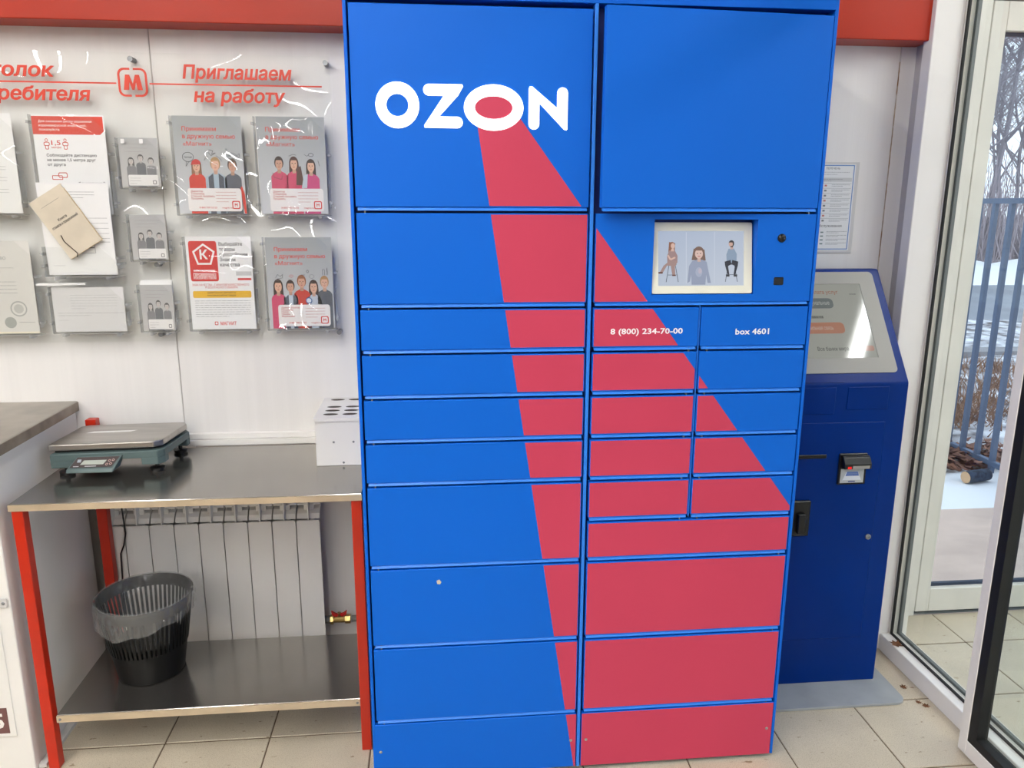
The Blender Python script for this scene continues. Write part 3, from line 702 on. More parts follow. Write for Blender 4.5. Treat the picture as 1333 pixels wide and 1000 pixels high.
for q in ([(x0, y0), (x1, y0)], [(x1, y0), (x1, y1)], [(x1, y1), (x0, y1)], [(x0, y1), (x0, y0)]):
    lid.add([(q[0][0], q[0][1], z0), (q[1][0], q[1][1], z0), (q[1][0], q[1][1], z1), (q[0][0], q[0][1], z1)], [(0, 1, 2, 3)])
B('perforated_lid', lid, [WHITE_PAINT, mat('hole_shade', (70, 62, 54), .8)], hb_)  # dark discs close the shallow holes, painting the shade inside them
for x, z in ((-.307, .859), (-.250, .859), (-.281, .796)): B('screw', M().lathe((0, 0, 0), [(.0035, 0), (.002, .002)], 10).xf(lambda p, x=x, z=z: Vector((x+p.x, 2.226-p.z, z+p.y))), GRAFITE, hb_)

# ------------------------------------------------------------------ waste bin with liner on the shelf
bx, by, bz0 = -.877, 2.205, .165
bn = E('waste_bin', (bx, by, bz0), 'black slatted plastic waste basket with clear bag on the table shelf', 'waste bin')
R0, R1, H = .093, .131, .248
rad_ = lambda z: R0+(R1-R0)*z/H
B('bin_base', M().lathe((bx, by, bz0), [(R0-.004, 0), (R0, .003), (rad_(.095), .095), (rad_(.095)-.003, .095), (R0-.003, .006), (.002, .006)], 40), BIN, bn, smooth=True)
B('bin_rim', M().lathe((bx, by, bz0), [(rad_(.212), .212), (R1, H), (R1+.004, H), (R1+.004, H-.006), (R1+.001, H-.008), (rad_(.212)+.0025, .212)], 40, close=True), BIN, bn, smooth=True)
ns = 56; sl = M()
for k in range(ns):
    t = 2*math.pi*k/ns; d = Vector((math.cos(t), math.sin(t), 0)); s_ = Vector((-d.y, d.x, 0)); a, b = rad_(.092), rad_(.216); hw = .0036
    c = Vector((bx, by, bz0))
    p = [c+d*a+s_*hw+Vector((0, 0, .092)), c+d*a-s_*hw+Vector((0, 0, .092)), c+d*b-s_*hw+Vector((0, 0, .216)), c+d*b+s_*hw+Vector((0, 0, .216))]
    if k == 0: proto = None
    sl = M().extr(p, d*.0024)
    if proto is None: proto = B('slat', sl, BIN, bn)
    else:
        o = proto.copy(); C.objects.link(o); o.name = 'slat'; o.rotation_euler = (0, 0, t)
# bag folded over the rim
n = 72; bag = M(); vs = []; fs = []
def bagr(t, i):
    random.seed(int(t*100)+i*7); j = random.uniform(-.002, .002)
    drop = .045+.02*math.sin(t-math.radians(150))+.006*math.sin(3*t+1)+.003*math.sin(9*t)
    if i == 0: return rad_(.16)-.012+j*2, .12
    if i == 1: return rad_(.20)-.006+j*2, .20
    if i == 2: return R1-.002+j*.5, H+.002+abs(j)
    if i == 3: return R1+.005+j*.4, H+.003+abs(j)*.8
    if i == 4: return R1+.008+j+.001*math.sin(17*t), H-.012
    if i == 5: return R1+.007+j*1.5+.0015*math.sin(23*t), H-drop*.6
    return R1+.006+j*2, H-drop-.008
for i in range(7):
    for k in range(n):
        t = 2*math.pi*k/n; r, z = bagr(t, i); vs.append((bx+r*math.cos(t), by+r*math.sin(t), bz0+z))
for i in range(6):
    for k in range(n): fs.append((i*n+k, i*n+(k+1) % n, (i+1)*n+(k+1) % n, (i+1)*n+k))
B('bag_liner', M().add(vs, fs), BAG, bn, smooth=True, label='thin clear plastic bag folded over the rim')
random.seed(11)

# ------------------------------------------------------------------ radiator behind the table
rd = E('radiator', (-.72, 2.42, .1), 'white sectional radiator on the wall under the side table', 'radiator')
RX1, PIT, FY = -.398, .0778, 2.462
def section(x1):
    x0 = x1-PIT+.002; xm = (x0+x1)/2
    m = M().extr([(x, FY, z) for x, z in rrect(x0, .06, x1-.001, .520, .006, 3)], (0, .006, 0))
    m.box(xm-.002, xm+.002, FY+.003, FY+.085, .06, .600)
    m.box(xm-.016, xm+.016, FY+.03, FY+.06, .06, .565)
    for z, zt, yy in ((.521, .556, FY+.014), (.562, .598, FY+.032)):
        pr = [(yy, z), (yy+.006, z+.016), (yy+.02, zt-.006), (yy+.045, zt), (yy+.045, zt-.003), (yy+.021, zt-.010), (yy+.010, z+.013), (yy+.003, z)]
        m.extr([(x0, y, zz) for y, zz in pr], (PIT-.004, 0, 0))
    return m
s0 = B('section', section(RX1), RAD, rd)
for k in range(1, 9): inst('section', s0, (-PIT*k, 0, 0), rd)
MPP = M().tube([(RX1-.01, FY+.045, .131), (RX1+.02, FY+.045, .131)], .014, 12).tube([(RX1+.085, FY+.045, .131), (-.12, FY+.045, .131)], .011, 12)
B('pipe', MPP, mat('grey_pipe', (120, 118, 112), .5), rd)
vl = B('valve', M().tube([(RX1+.012, FY+.045, .131), (RX1+.022, FY+.045, .131)], .017, 6).tube([(RX1+.022, FY+.045, .131), (RX1+.062, FY+.045, .131)], [.012, .017, ][0:1]*2, 12).tube([(RX1+.062, FY+.045, .131), (RX1+.08, FY+.045, .131)], .016, 6).tube([(RX1+.042, FY+.045, .131), (RX1+.042, FY+.045, .156)], .006, 8), BRASS, rd)
hd = M()
for s_ in (-1, 1): hd.extr([(RX1+.042, FY+.040, .151), (RX1+.042+s_*.012, FY+.040, .153), (RX1+.042+s_*.027, FY+.040, .163), (RX1+.042+s_*.024, FY+.040, .149), (RX1+.042+s_*.01, FY+.040, .141)], (0, .01, 0))
B('valve_handle', hd, REDH, vl, label='red butterfly handle')
B('power_cord', M().tube([(-1.02, 2.452, .80), (-1.02, 2.455, .76), (-1.02, 2.455, .70), (-1.018, 2.455, .62), (-1.015, 2.454, .56), (-1.013, 2.454, .50), (-1.022, 2.454, .46), (-1.035, 2.454, .43), (-1.042, 2.456, .30), (-1.042, 2.458, .02)], .0025, 6), BLACK, None, smooth=True,
  label='thin black power cord hanging in front of the radiator', cat='cord')

# ------------------------------------------------------------------ acrylic information board with pockets
BY = 2.450
ib = E('information_board', (-.85, 2.46, 1.5), 'clear acrylic wall board with red headings and paper pockets', 'board')
box('acrylic_sheet', -1.403, -.297, BY, BY+.004, 1.127, 1.955, ACRYL, ib)
for x, z in ((-.308, 1.937), (-.85, 1.937), (-1.392, 1.937), (-.304, 1.149), (-.84, 1.149), (-1.392, 1.149), (-.832, 1.36)):
    B('standoff', M().tube([(x, WY-.001, z), (x, BY-.005, z)], .0075, 12), GRAFITE, ib)
def lettering(s, x0, x1, zb, cap, name='heading'):
    vs, fs = text_mesh(s, .024, .18)
    xs = [p[0] for p in vs]; a, b = min(xs), max(xs); kx = (x1-x0)/(b-a)
    m = M(); o = len(vs)
    lo = [(x0+(p[0]-a)*kx, BY-.0005, zb+p[1]*cap) for p in vs]
    for k, f in enumerate(fs): m.add([(lo[i][0], lo[i][1]-.002-.00003*(k % 7), lo[i][2]) for i in f], [list(range(len(f)))])
    from collections import Counter
    cnt = Counter(); dirn = {}
    for f in fs:
        for i in range(len(f)):
            e = (f[i], f[(i+1) % len(f)]); cnt[tuple(sorted(e))] += 1; dirn[tuple(sorted(e))] = e
    side = [(dirn[k][0], dirn[k][1]) for k, c in cnt.items() if c == 1]
    m.add(lo+[(x, y-.002, z) for x, y, z in lo], [(p, q, q+o, p+o) for p, q in side])
    return B(name, m, RED_PRINT, ib)
CAP = .050
lettering('Приглашаем', -.711, -.405, 1.888, CAP)
lettering('на работу', -.685, -.426, 1.825, CAP)
lettering('Уголок', -1.262, -1.058, 1.887, CAP)
lettering('потребителя', -1.310, -.968, 1.824, CAP)
for a, b in ((-1.385, -.895), (-.804, -.321)): box('red_line', a, b, BY-.0025, BY-.0005, 1.8695, 1.8735, RED_PRINT, ib)
lx, lz, lh = -.8495, 1.8745, .040
n = 40; ro = rrect(lx-lh, lz-lh*.97, lx+lh, lz+lh*.97, .018, 6); ri = rrect(lx-lh+.0055, lz-lh*.97+.0055, lx+lh-.0055, lz+lh*.97-.0055, .0135, 6)
m = M(); k_ = len(ro)
for i in range(k_):
    j = (i+1) % k_; q = [ro[i], ro[j], ri[j], ri[i]]
    if abs(q[0][0]-q[1][0]) > .02:      # horizontal sides carry the gap
        xa, xb = sorted((q[0][0], q[1][0])); g0, g1 = (lx-.006, lx+.004)
        za, zb2 = q[0][1], q[2][1]
        for s0_, s1_ in ((xa, g0), (g1, xb)): m.extr([(s0_, BY-.0005, za), (s1_, BY-.0005, za), (s1_, BY-.0005, zb2), (s0_, BY-.0005, zb2)], (0, -.002, 0))
    else: m.extr([(x, BY-.0005, z) for x, z in q], (0, -.002, 0))
zz = lambda t: lz-.0205+t*.041
mp_ = [(-.026, 0), (-.019, 1), (-.008, 1), (0, .38), (.008, 1), (.019, 1), (.026, 0), (.012, 0), (.009, .55), (.003, 0), (-.003, 0), (-.009, .55), (-.012, 0)]
m.extr([(lx+x, BY-.0005, zz(t)) for x, t in mp_], (0, -.002, 0))
B('emblem', m, RED_PRINT, ib, label='red rounded square emblem with the letter M')
PY = 2.424
def pocket(x0, x1, z0, z1, y=PY):
    x0 -= .006; x1 += .006; z0 -= .004; c = min(.045, (x1-x0)*.3)
    m = M().extr([(x0, y-.0015, z0), (x1, y-.0015, z0), (x1, y-.0015, z1-c), (x1-c, y-.0015, z1), (x0, y-.0015, z1)], (0, -.0012, 0))
    p = B('pocket', m, POCKET, ib)
    m = M().box(x0, x1, y-.0026, BY, z0-.002, z0).box(x0-.0015, x0, y-.0026, BY-.004, z0, z1).box(x1, x1+.0015, y-.0026, BY-.004, z0+.02, z0+(z1-z0)*.45)
    B('pocket_edge', m, ACEDGE, p)
    for x, z in ((x0-.003, z1-.02), (x0-.003, z0+.03), (x1+.003, z0+(z1-z0)*.62), (x1+.003, z0+.035), (x0+.03, z0-.006), (x1-.03, z0-.006)):
        B('clip', M().box(x-.0045, x+.0045, y-.006, BY, z-.004, z+.004), ACEDGE, p, .001)
PK = {'A': (-1.376, -1.182, 1.510, 1.784), 'B': (-1.127, -.932, 1.508, 1.782), 'C': (-.899, -.791, 1.585, 1.722), 'D': (-.745, -.5535, 1.510, 1.784), 'E': (-.511, -.3165, 1.510, 1.785),
      'F': (-1.376, -1.179, 1.160, 1.432), 'G': (-1.124, -.933, 1.334, 1.415), 'H': (-.890, -.789, 1.376, 1.507), 'I': (-.738, -.549, 1.166, 1.443), 'J': (-.508, -.313, 1.166, 1.442),
      'K': (-1.133, -.929, 1.163, 1.296), 'L': (-.881, -.788, 1.164, 1.302)}
for k, q in PK.items(): pocket(*q, y=PY-(.022 if k == 'G' else 0))
def sheet(name, q, label, cat, S, mt=PAPER, group=None, tilt=0, y=PY+.003, curl=0):
    x0, x1, z0, z1 = q
    r = E(name, ((x0+x1)/2, y, z0), label, cat, group)
    uy = Vector((0, -math.sin(tilt), math.cos(tilt)))
    pl = plane_at((x0, y, z0), (1, 0, 0), uy)
    w_, h_ = x1-x0, z1-z0
    m = M(); nn = 8; vs = []
    cf = lambda x, t: -curl*(t**3)*(max(0, x/w_-.2)**2)
    for i in range(nn+1):
        t = i/nn
        for j in range(nn+1): x = w_*j/nn; vs.append(pl(x, h_*t, -cf(x, t)*0-.0004)+Vector((0, -cf(x, t), 0)))
    fs = [(i*(nn+1)+j, i*(nn+1)+j+1, (i+1)*(nn+1)+j+1, (i+1)*(nn+1)+j) for i in range(nn) for j in range(nn)]
    m.add(vs, fs); B('paper', m, mt, r)
    if S: S.build('print', r, lambda x, y_, d=0: pl(x, y_, d)+Vector((0, -cf(x, y_/h_), 0)))
    return r
RED, INK, GRY = (206, 62, 48), (64, 64, 66), (128, 128, 128)
def card(S, roles, phone='8 800 700 53 53'):
    S.poly(rrect(.14, .025, .94, .265, .035), (236, 232, 230), 12)
    for i, t in enumerate(roles): S.text(t, .19, .225-.024*i*(5/len(roles) if len(roles) > 4 else 1.05), .0072, (190, 76, 66), 13, bold=.01)
    S.fine(.56, .86, .222, .033, 4, .0014, (200, 140, 134), 13)
    S.text(phone, .30, .055, .0072, (206, 62, 48), 13, width=.26); S.text('magnit.ru', .64, .055, .0066, (206, 62, 48), 13, width=.15)
    S.ring(rrect(.79, .05, .91, .135, .02), rrect(.805, .06, .895, .125, .014), (214, 52, 44), 13); S.text('M', .85, .078, .012, (214, 52, 44), 14, bold=.03, align='c')
def recruit(w_, h_, people, roles, doodles):
    S = Print(w_, h_); S.rect(0, 0, 1, 1, [(206, 208, 212), (206, 208, 212), (158, 163, 163), (162, 166, 166)], 0)
    for t, y, w2 in (('Принимаем', .85, .50), ('в дружную семью', .775, .77), ('«Магнит»', .70, .42)): S.text(t, .13, y, .0165, (214, 66, 50), 1, width=w2, bold=.014 if t[0] != '«' else .004)
    for p in people: S.person(*p[:6], p[6], **p[7])
    doodles(S); card(S, roles); return S
SK, SK2, BR, DK, BL = (222, 176, 150), (208, 160, 134), (112, 76, 58), (64, 46, 40), (190, 156, 110)
def dood1(S):
    S.ring(circ(.19, .585, .085, .05, 16), circ(.19, .585, .078, .045, 16), INK, 9); S.text('Честный', .19, .575, .007, INK, 9, width=.11, align='c')
    S.stroke([(.16, .54), (.15, .49), (.2, .535)], .0009, INK, 9); S.stroke([(.49, .635), (.53, .60), (.60, .63), (.54, .615), (.56, .65), (.5, .66)], .0012, INK, 9)
    S.stroke([(.42, .55), (.45, .58), (.48, .595)], .0018, GRY, 9); S.stroke([(.60, .6), (.66, .57), (.68, .545)], .0018, GRY, 9)
    S.ring(circ(.82, .60, .085, .032, 14), circ(.82, .60, .079, .028, 14), INK, 9); S.text('Дышу', .82, .594, .007, INK, 9, width=.1, align='c')
    S.stroke([(.905, .6), (.95, .625), (.94, .575), (.905, .6)], .0009, INK, 9); S.ring(circ(.76, .665, .012, .009, 8), circ(.76, .665, .007, .005, 8), INK, 9)
S = recruit(.1915, .274, [(.30, .555, .062, .062, SK, (150, 108, 80), (206, 58, 40), dict(long=True, sw=1.95, cap=(196, 46, 40))),
                          (.58, .58, .066, .068, SK, (176, 142, 96), (168, 186, 200), dict(long=False, sw=2.3, vest=(72, 78, 90))),
                          (.83, .565, .062, .066, SK2, (96, 72, 58), (86, 90, 100), dict(sw=2.0))],
            ('Директор', 'Товаровед', 'Старший продавец', 'Продавец'), dood1)
S.poly([(.97, .0), (1, .0), (.99, .2), (.955, .29), (.93, .27)], (206, 58, 40), 4)
sheet('recruitment_poster', PK['D'], 'grey recruitment poster, three workers, woman in red cap at left', 'poster', S, GPAPER)
def dood2(S):
    S.stroke([(.45, .60), (.52, .62), (.56, .61)], .0018, GRY, 9); S.ring(circ(.78, .615, .04, .02, 10), circ(.78, .615, .033, .015, 10), INK, 9); S.stroke([(.68, .62), (.72, .6), (.75, .62)], .001, INK, 9)
    S.stroke([(.88, .56), (.9, .5)], .002, GRY, 9); S.stroke([(.2, .43), (.22, .38), (.33, .36), (.34, .40)], .001, INK, 12)
PK_ = (204, 66, 102)
S = recruit(.1945, .275, [(.30, .59, .06, .066, SK2, DK, PK_, dict(sw=2.05)), (.52, .59, .06, .066, SK, (92, 62, 52), (208, 70, 104), dict(long=True, sw=1.9)),
                          (.77, .565, .06, .066, SK, DK, (200, 64, 122), dict(long=True, sw=2.0))], ('Директор', 'Товаровед', 'Старший продавец', 'Продавец'), dood2)
S.poly([(.56, .48), (.62, .5), (.66, .3), (.54, .3)], (92, 62, 52), 6); S.poly([(.66, .4), (.72, .42), (.70, .27), (.62, .27)], (196, 206, 216), 7)
sheet('recruitment_poster', PK['E'], 'grey recruitment poster, three workers in raspberry polo shirts', 'poster', S, GPAPER)
def dood3(S):
    S.stroke([(.13, .56), (.16, .60), (.2, .575), (.24, .6), (.23, .56), (.15, .55)], .001, INK, 9); S.fine(.12, .24, .535, .03, 1, .002, GRY, 9)
    S.ring(circ(.37, .58, .04, .018, 4), circ(.37, .58, .032, .012, 4), (190, 90, 90), 9); S.fine(.32, .44, .54, .03, 1, .002, GRY, 9)
    S.ring(circ(.62, .63, .02, .017, 8), circ(.62, .63, .014, .012, 8), INK, 9); S.ring(circ(.68, .575, .04, .024, 10), circ(.68, .575, .034, .02, 10), GRY, 9); S.fine(.52, .62, .59, .03, 1, .002, INK, 9)
    S.stroke([(.85, .59), (.85, .65), (.88, .65), (.88, .59)], .001, INK, 9); S.stroke([(.91, .59), (.92, .67), (.93, .59)], .001, INK, 9)
    S.ring(circ(.62, .31, .05, .036, 14), circ(.62, .31, .038, .026, 14), (70, 110, 170), 11); S.ell(.62, .31, .036, .025, (220, 228, 236), 11)
S = recruit(.1945, .2755, [(.52, .585, .062, .068, SK2, (150, 96, 66), (200, 54, 36), dict(sw=2.0)), (.87, .575, .06, .066, SK, (176, 136, 92), (84, 90, 100), dict(sw=1.9)),
                           (.16, .54, .062, .07, SK, DK, (206, 66, 106), dict(long=True, sw=1.8)), (.345, .53, .058, .064, SK2, DK, (188, 200, 212), dict(sw=1.9, vest=(76, 84, 98))),
                           (.70, .53, .062, .07, SK, DK, (186, 196, 208), dict(long=True, sw=1.8))], ('Администратор', 'Продавец', 'Повар', 'Пекарь', 'Фармацевт'), dood3)
sheet('recruitment_poster', PK['J'], 'grey recruitment poster, five smiling shop workers in a row', 'poster', S, GPAPER)
# quality mark poster
S = Print(.189, .277); S.rect(0, 0, 1, 1, (236, 236, 236), 0)
S.poly(rrect(.04, .525, .47, .955, .03), (206, 44, 38), 1)
pen = lambda cx, cy, r, k=1: [(cx+r*math.sin(2*math.pi*i/5)*.98, cy+r*.68*math.cos(2*math.pi*i/5)) for i in range(5)]
S.ring(pen(.265, .805, .185), pen(.265, .805, .150), (240, 236, 236), 2); S.text('К', .265, .765, .037, (240, 236, 236), 2, bold=.03, align='c')
S.rect(.09, .632, .42, .648, (240, 220, 218), 2); S.text('ПРОВЕРЕНО', .085, .578, .0135, (244, 240, 240), 2, width=.345, bold=.02); S.text('РОСКАЧЕСТВОМ', .085, .548, .0105, (244, 240, 240), 2, width=.345, bold=.02)
for i, t in enumerate(('Выбирайте', 'товары', 'с российским', 'Знаком', 'качества')): S.text(t, .505, .905-.055*i, .0145, (60, 60, 62), 1, width=(.36, .24, .43, .24, .30)[i], bold=.012)
S.rect(.74, .585, .98, .63, (200, 200, 200), 1); S.rect(.76, .535, .97, .558, (204, 48, 44), 1)
S.text('ЗНАК КАЧЕСТВА - ГАРАНТИЯ КАЧЕСТВЕННОГО', .05, .475, .009, (200, 70, 64), 1, width=.88, bold=.005); S.text('И БЕЗОПАСНОГО ВЫБОРА', .25, .448, .009, (200, 70, 64), 1, width=.5, bold=.005)
S.poly(rrect(.05, .345, .955, .42, .02), (232, 182, 40), 1); S.text('УДИВИТЕЛЬНЫЕ ДОКУМЕНТЫ', .27, .393, .007, (110, 84, 30), 2, width=.44); S.text('качества российских товаров', .27, .365, .007, (110, 84, 30), 2, width=.44)
S.fine(.07, .93, .31, .0245, 8, .0008, (158, 158, 160), 1); S.text('МАГНИТ', .44, .045, .0145, (206, 44, 38), 1, width=.25, bold=.02)
S.ring(rrect(.35, .045, .405, .085, .012), rrect(.36, .053, .395, .077, .008), (206, 44, 38), 1)
sheet('quality_poster', PK['I'], 'white quality mark poster with red K pentagon and yellow bar', 'poster', S)
# distancing poster
S = Print(.195, .274); S.rect(0, 0, 1, 1, (240, 240, 240), 0); S.poly([(0, .805), (.93, .805), (.985, .84), (.985, .985), (0, .985)], (214, 66, 46), 1)
for i, t in enumerate(('Для снижения риска заражения', 'коронавирусной инфекцией,', 'пожалуйста')): S.text(t, .09, .925-.041*i, .0085, (246, 236, 232), 2, width=(.74, .66, .28)[i])
for x in (.17, .43):
    S.ring(circ(x, .748, .022, .017, 10), circ(x, .748, .014, .010, 10), RED, 1); S.ring(rrect(x-.042, .69, x+.042, .73, .018), rrect(x-.032, .697, x+.032, .723, .012), RED, 1)
    S.ring(rrect(x-.025, .655, x+.025, .695, .012), rrect(x-.016, .662, x+.016, .692, .007), RED, 1)
S.text('1,5', .30, .70, .0185, RED, 1, bold=.01, width=.13, align='c'); S.text('метра', .30, .668, .0075, RED, 1, width=.13, align='c')
for i, t in enumerate(('Соблюдайте дистанцию', 'не менее 1,5 метра друг', 'от друга')): S.text(t, .15, .585-.047*i, .0105, INK, 1, width=(.70, .68, .25)[i], bold=.018)
S.ring(rrect(.19, .35, .34, .395, .01), rrect(.20, .357, .33, .388, .007), RED, 1); S.ring(rrect(.28, .37, .41, .425, .02), rrect(.29, .378, .40, .417, .014), RED, 1)
S.text('банковской', .55, .302, .0105, INK, 1, width=.38, bold=.018)
sheet('distancing_poster', PK['B'], 'white distancing poster with red header band and 1,5 metre icon', 'poster', S)
# small flyers
def flyer():
    S = Print(.105, .137); S.rect(0, 0, 1, 1, [(196, 194, 192), (196, 194, 192), (176, 176, 176), (176, 176, 176)], 0)
    for i, y in enumerate((.87, .79, .72)): S.fine(.16, .85-.12*i, y, .1, 1, .0028, (150, 140, 138), 1, 1)
    for x, lg in ((.28, True), (.53, False), (.79, False)): S.person(x, .60 if x != .53 else .66, .068, .07, (196, 190, 186), (92, 90, 90), (130, 130, 132) if x != .53 else (108, 110, 114), long=lg, sw=1.8)
    S.poly(rrect(.18, .03, .95, .25, .03), (232, 230, 228), 12); S.fine(.22, .5, .18, .055, 3, .003, (120, 112, 110), 13); S.ring(rrect(.80, .06, .9, .14, .02), rrect(.82, .075, .88, .125, .012), (130, 128, 128), 13)
    return S
for k, lb, ex in (('C', 'small grey flyer with taped corners, topmost of three in the narrow column', 0), ('H', 'small grey flyer, middle one of three in the narrow pocket column', 0), ('L', 'small grey flyer in lowest narrow pocket, on a thick stack of copies', 0)):
    q = list(PK[k]); S = flyer(); S.w, S.h = q[1]-q[0], q[3]-q[2]
    F = Print(S.w, S.h); random.seed(3); F = flyer.__call__() if False else F
    S2 = flyer(); sx, sy = (q[1]-q[0])/S2.w, (q[3]-q[2])/S2.h
    S2.v = [(a*sx, b*sy, c) for a, b, c in S2.v]
    r = sheet('flyer', q, lb, 'flyer', S2, GPAPER, group='small grey flyers')
    if k == 'L':
        for t in range(4): box('copy', q[0]+.001, q[1]-.001, PY+.0045+t*.003, PY+.0055+t*.003, q[2]+.002, q[3]+.003+.0035*t, PAPER, r)
    if k == 'C':
        for x, z in ((-.884, 1.712), (-.833, 1.712)): box('tape', x-.005, x+.005, PY-.0052, PY-.0048, z-.006, z+.006, PAPER, r)
def doc(w_, h_, n, head=True, col=(150, 150, 150)):
    S = Print(w_, h_); S.rect(0, 0, 1, 1, (226, 225, 223), 0)
    if head: S.fine(.3, .75, .9, .05, 2, .0025, (110, 110, 110), 1)
    S.fine(.1, .92, .78, .6/n, n, .0016, col, 1); return S
S = Print(.194, .274); S.rect(0, 0, 1, 1, (234, 234, 232), 0)
for y0 in (.62, .47, .36, .24): S.fine(.5, .84, y0, .03, 3, .0012, (178, 178, 178), 1)
S.fine(.3, .8, .8, .03, 2, .002, (150, 150, 150), 1)
sheet('printed_notice', PK['A'], 'white text sheet in the topmost far left pocket', 'paper', S)
S = Print(.197, .272); S.rect(0, 0, 1, 1, (214, 212, 206), 0); S.text('СВИДЕТЕЛЬСТВО', .1, .80, .012, (150, 150, 148), 1, width=.55)
S.fine(.1, .74, .71, .055, 2, .0022, (130, 130, 128), 1); S.fine(.1, .75, .56, .04, 5, .0014, (150, 150, 148), 1)
S.ring(circ(.74, .27, .12, .085, 24), circ(.74, .27, .10, .07, 24), (168, 170, 164), 1); S.ell(.74, .27, .07, .05, (186, 186, 180), 1); S.ell(.6, .12, .085, .062, (160, 162, 156), 2); S.fine(.72, .95, .12, .03, 1, .002, (140, 140, 138), 1, 1)
S.rect(0, 0, 1, .018, (232, 224, 200), 2)
sheet('certificate', PK['F'], 'grey certificate with two round seals in far left pocket', 'paper', S, GPAPER)
S = Print(.191, .262); S.rect(0, 0, 1, 1, (232, 231, 231), 0); S.fine(.42, .8, .9, .03, 3, .0014, (150, 150, 150), 1); S.fine(.55, .95, .62, .055, 6, .0014, (160, 160, 160), 1)
S.ring([(.42, .24), (.72, .24), (.72, .36), (.42, .36)], [(.425, .243), (.715, .243), (.715, .357), (.425, .357)], (120, 120, 120), 1); S.rect(.44, .295, .71, .305, (110, 110, 110), 1); S.fine(.44, .7, .33, .045, 2, .0014, (160, 160, 160), 1)
S.fine(.8, .95, .36, .03, 1, .002, (130, 130, 130), 1, 1); S.fine(.08, .25, .1, .03, 1, .0014, (190, 190, 190), 1, 1)
sheet('loose_document', (-1.124, -.933, 1.334, 1.592), 'white text sheet with a boxed line, curling behind beige booklet', 'paper', S, PAPER, tilt=.06, y=PY-.012, curl=.02)
S = Print(.204, .133); S.rect(0, 0, 1, 1, (214, 213, 212), 0); S.fine(.25, .9, .82, .06, 6, .0013, (150, 150, 150), 1, .3); S.fine(.06, .98, .42, .055, 2, .0014, (116, 116, 116), 1, .5); S.fine(.06, .2, .26, .05, 1, .001, (150, 150, 150), 1, 1)
kd = sheet('landscape_document', PK['K'], 'grey half page document in wide pocket below the beige booklet', 'paper', S, GPAPER)
B('folded_strip', M().extr([(-1.168, PY-.008, 1.302), (-1.03, PY-.008, 1.304), (-1.03, PY-.008, 1.310), (-1.165, PY-.008, 1.309)], (0, .006, 0)), PAPER, kd)
# beige booklet, tilted, with its cord
th = math.radians(-47.5)
cen = Vector((-1.0535, 2.392, 1.4865)); ux = Vector((.853, 0, .521)); uy = Vector((-.521, 0, .853)); ux, uy = ux.normalized(), uy.normalized()
bo = E('complaints_booklet', cen, 'beige stitched booklet hanging tilted over the text sheets', 'booklet')
bw, bh = .107, .184
bp = plane_at(cen-ux*bw/2-uy*bh/2, ux, uy)
for nm, d0, d1, mt in (('cover', -.001, 0, BEIGE), ('pages', -.006, -.0012, PAPER), ('cover', -.0072, -.0062, mat('yellow_card', (214, 178, 96), .7))):
    k = .0012 if nm == 'pages' else 0
    B(nm, M().extr([bp(k, k, d0), bp(bw-k, k, d0), bp(bw-k, bh-k, d0), bp(k, bh-k, d0)], bp(0, 0, d1)-bp(0, 0, d0)), mt, bo)
S = Print(bw, bh); S.fine(.2, .75, .84, .03, 1, .002, (96, 92, 88), 1, 1); S.text('Книга', .5, .555, .0105, (60, 56, 52), 1, align='c', bold=.02); S.text('отзывов и предложений', .10, .49, .0105, (60, 56, 52), 1, width=.80, bold=.02)
S.build('print', bo, lambda x, y, d=0: bp(x, y, d+.0003))
B('cord', M().tube([bp(.02, .068, .002), bp(.017, .05, .003), bp(.022, .03, .004), bp(.028, .004, .003), bp(.02, -.004, .002)], .0013, 6), mat('dark_cord', (84, 72, 62), .7), bo)
# wall notice behind the kiosk
S = Print(.2, .272); S.rect(0, 0, 1, 1, (224, 226, 226), 0); S.ring([(.02, .01), (.98, .01), (.98, .99), (.02, .99)], [(.035, .02), (.965, .02), (.965, .98), (.035, .98)], (84, 130, 190), 1)
S.text('ПЕРЕЧЕНЬ', .62, .94, .009, (120, 124, 126), 1, align='c'); S.fine(.4, .9, .905, .025, 2, .0012, (150, 152, 154), 1); S.rect(.3, .80, .95, .845, (196, 198, 198), 1); S.fine(.32, .8, .825, .02, 2, .0022, (110, 112, 114), 2)
for i in range(8):
    y = .78-.058*i; S.rect(.06, y, .95, y+.003, (140, 142, 144), 1); S.fine(.62, .93, y-.018, .016, 2, .0012, (140, 142, 144), 1); S.fine(.2, .42, y-.02, .02, 1, .0014, (150, 150, 150), 1, 1); S.rect(.5, y-.035, .54, y-.015, (120, 124, 124) if i % 3 else (190, 120, 110), 1)
S.text('Знаки обслуживания', .25, .275, .011, (96, 98, 100), 1, width=.6)
for i in range(4): S.fine(.6, .95, .22-.045*i, .016, 2, .0012, (140, 142, 144), 1); S.rect(.5, .205-.045*i, .55, .22-.045*i, (110, 130, 126), 1)
r = E('wall_notice', (1.25, WY-.004, 1.395), 'white printed notice with blue border on the wall above the kiosk', 'notice')
box('backing', 1.138, 1.36, WY-.004, WY-.001, 1.388, 1.676, GPAPER, r, .001)
S.build('print', r, plane_at((1.148, WY-.0043, 1.397), (1, 0, 0), (0, 0, 1)))
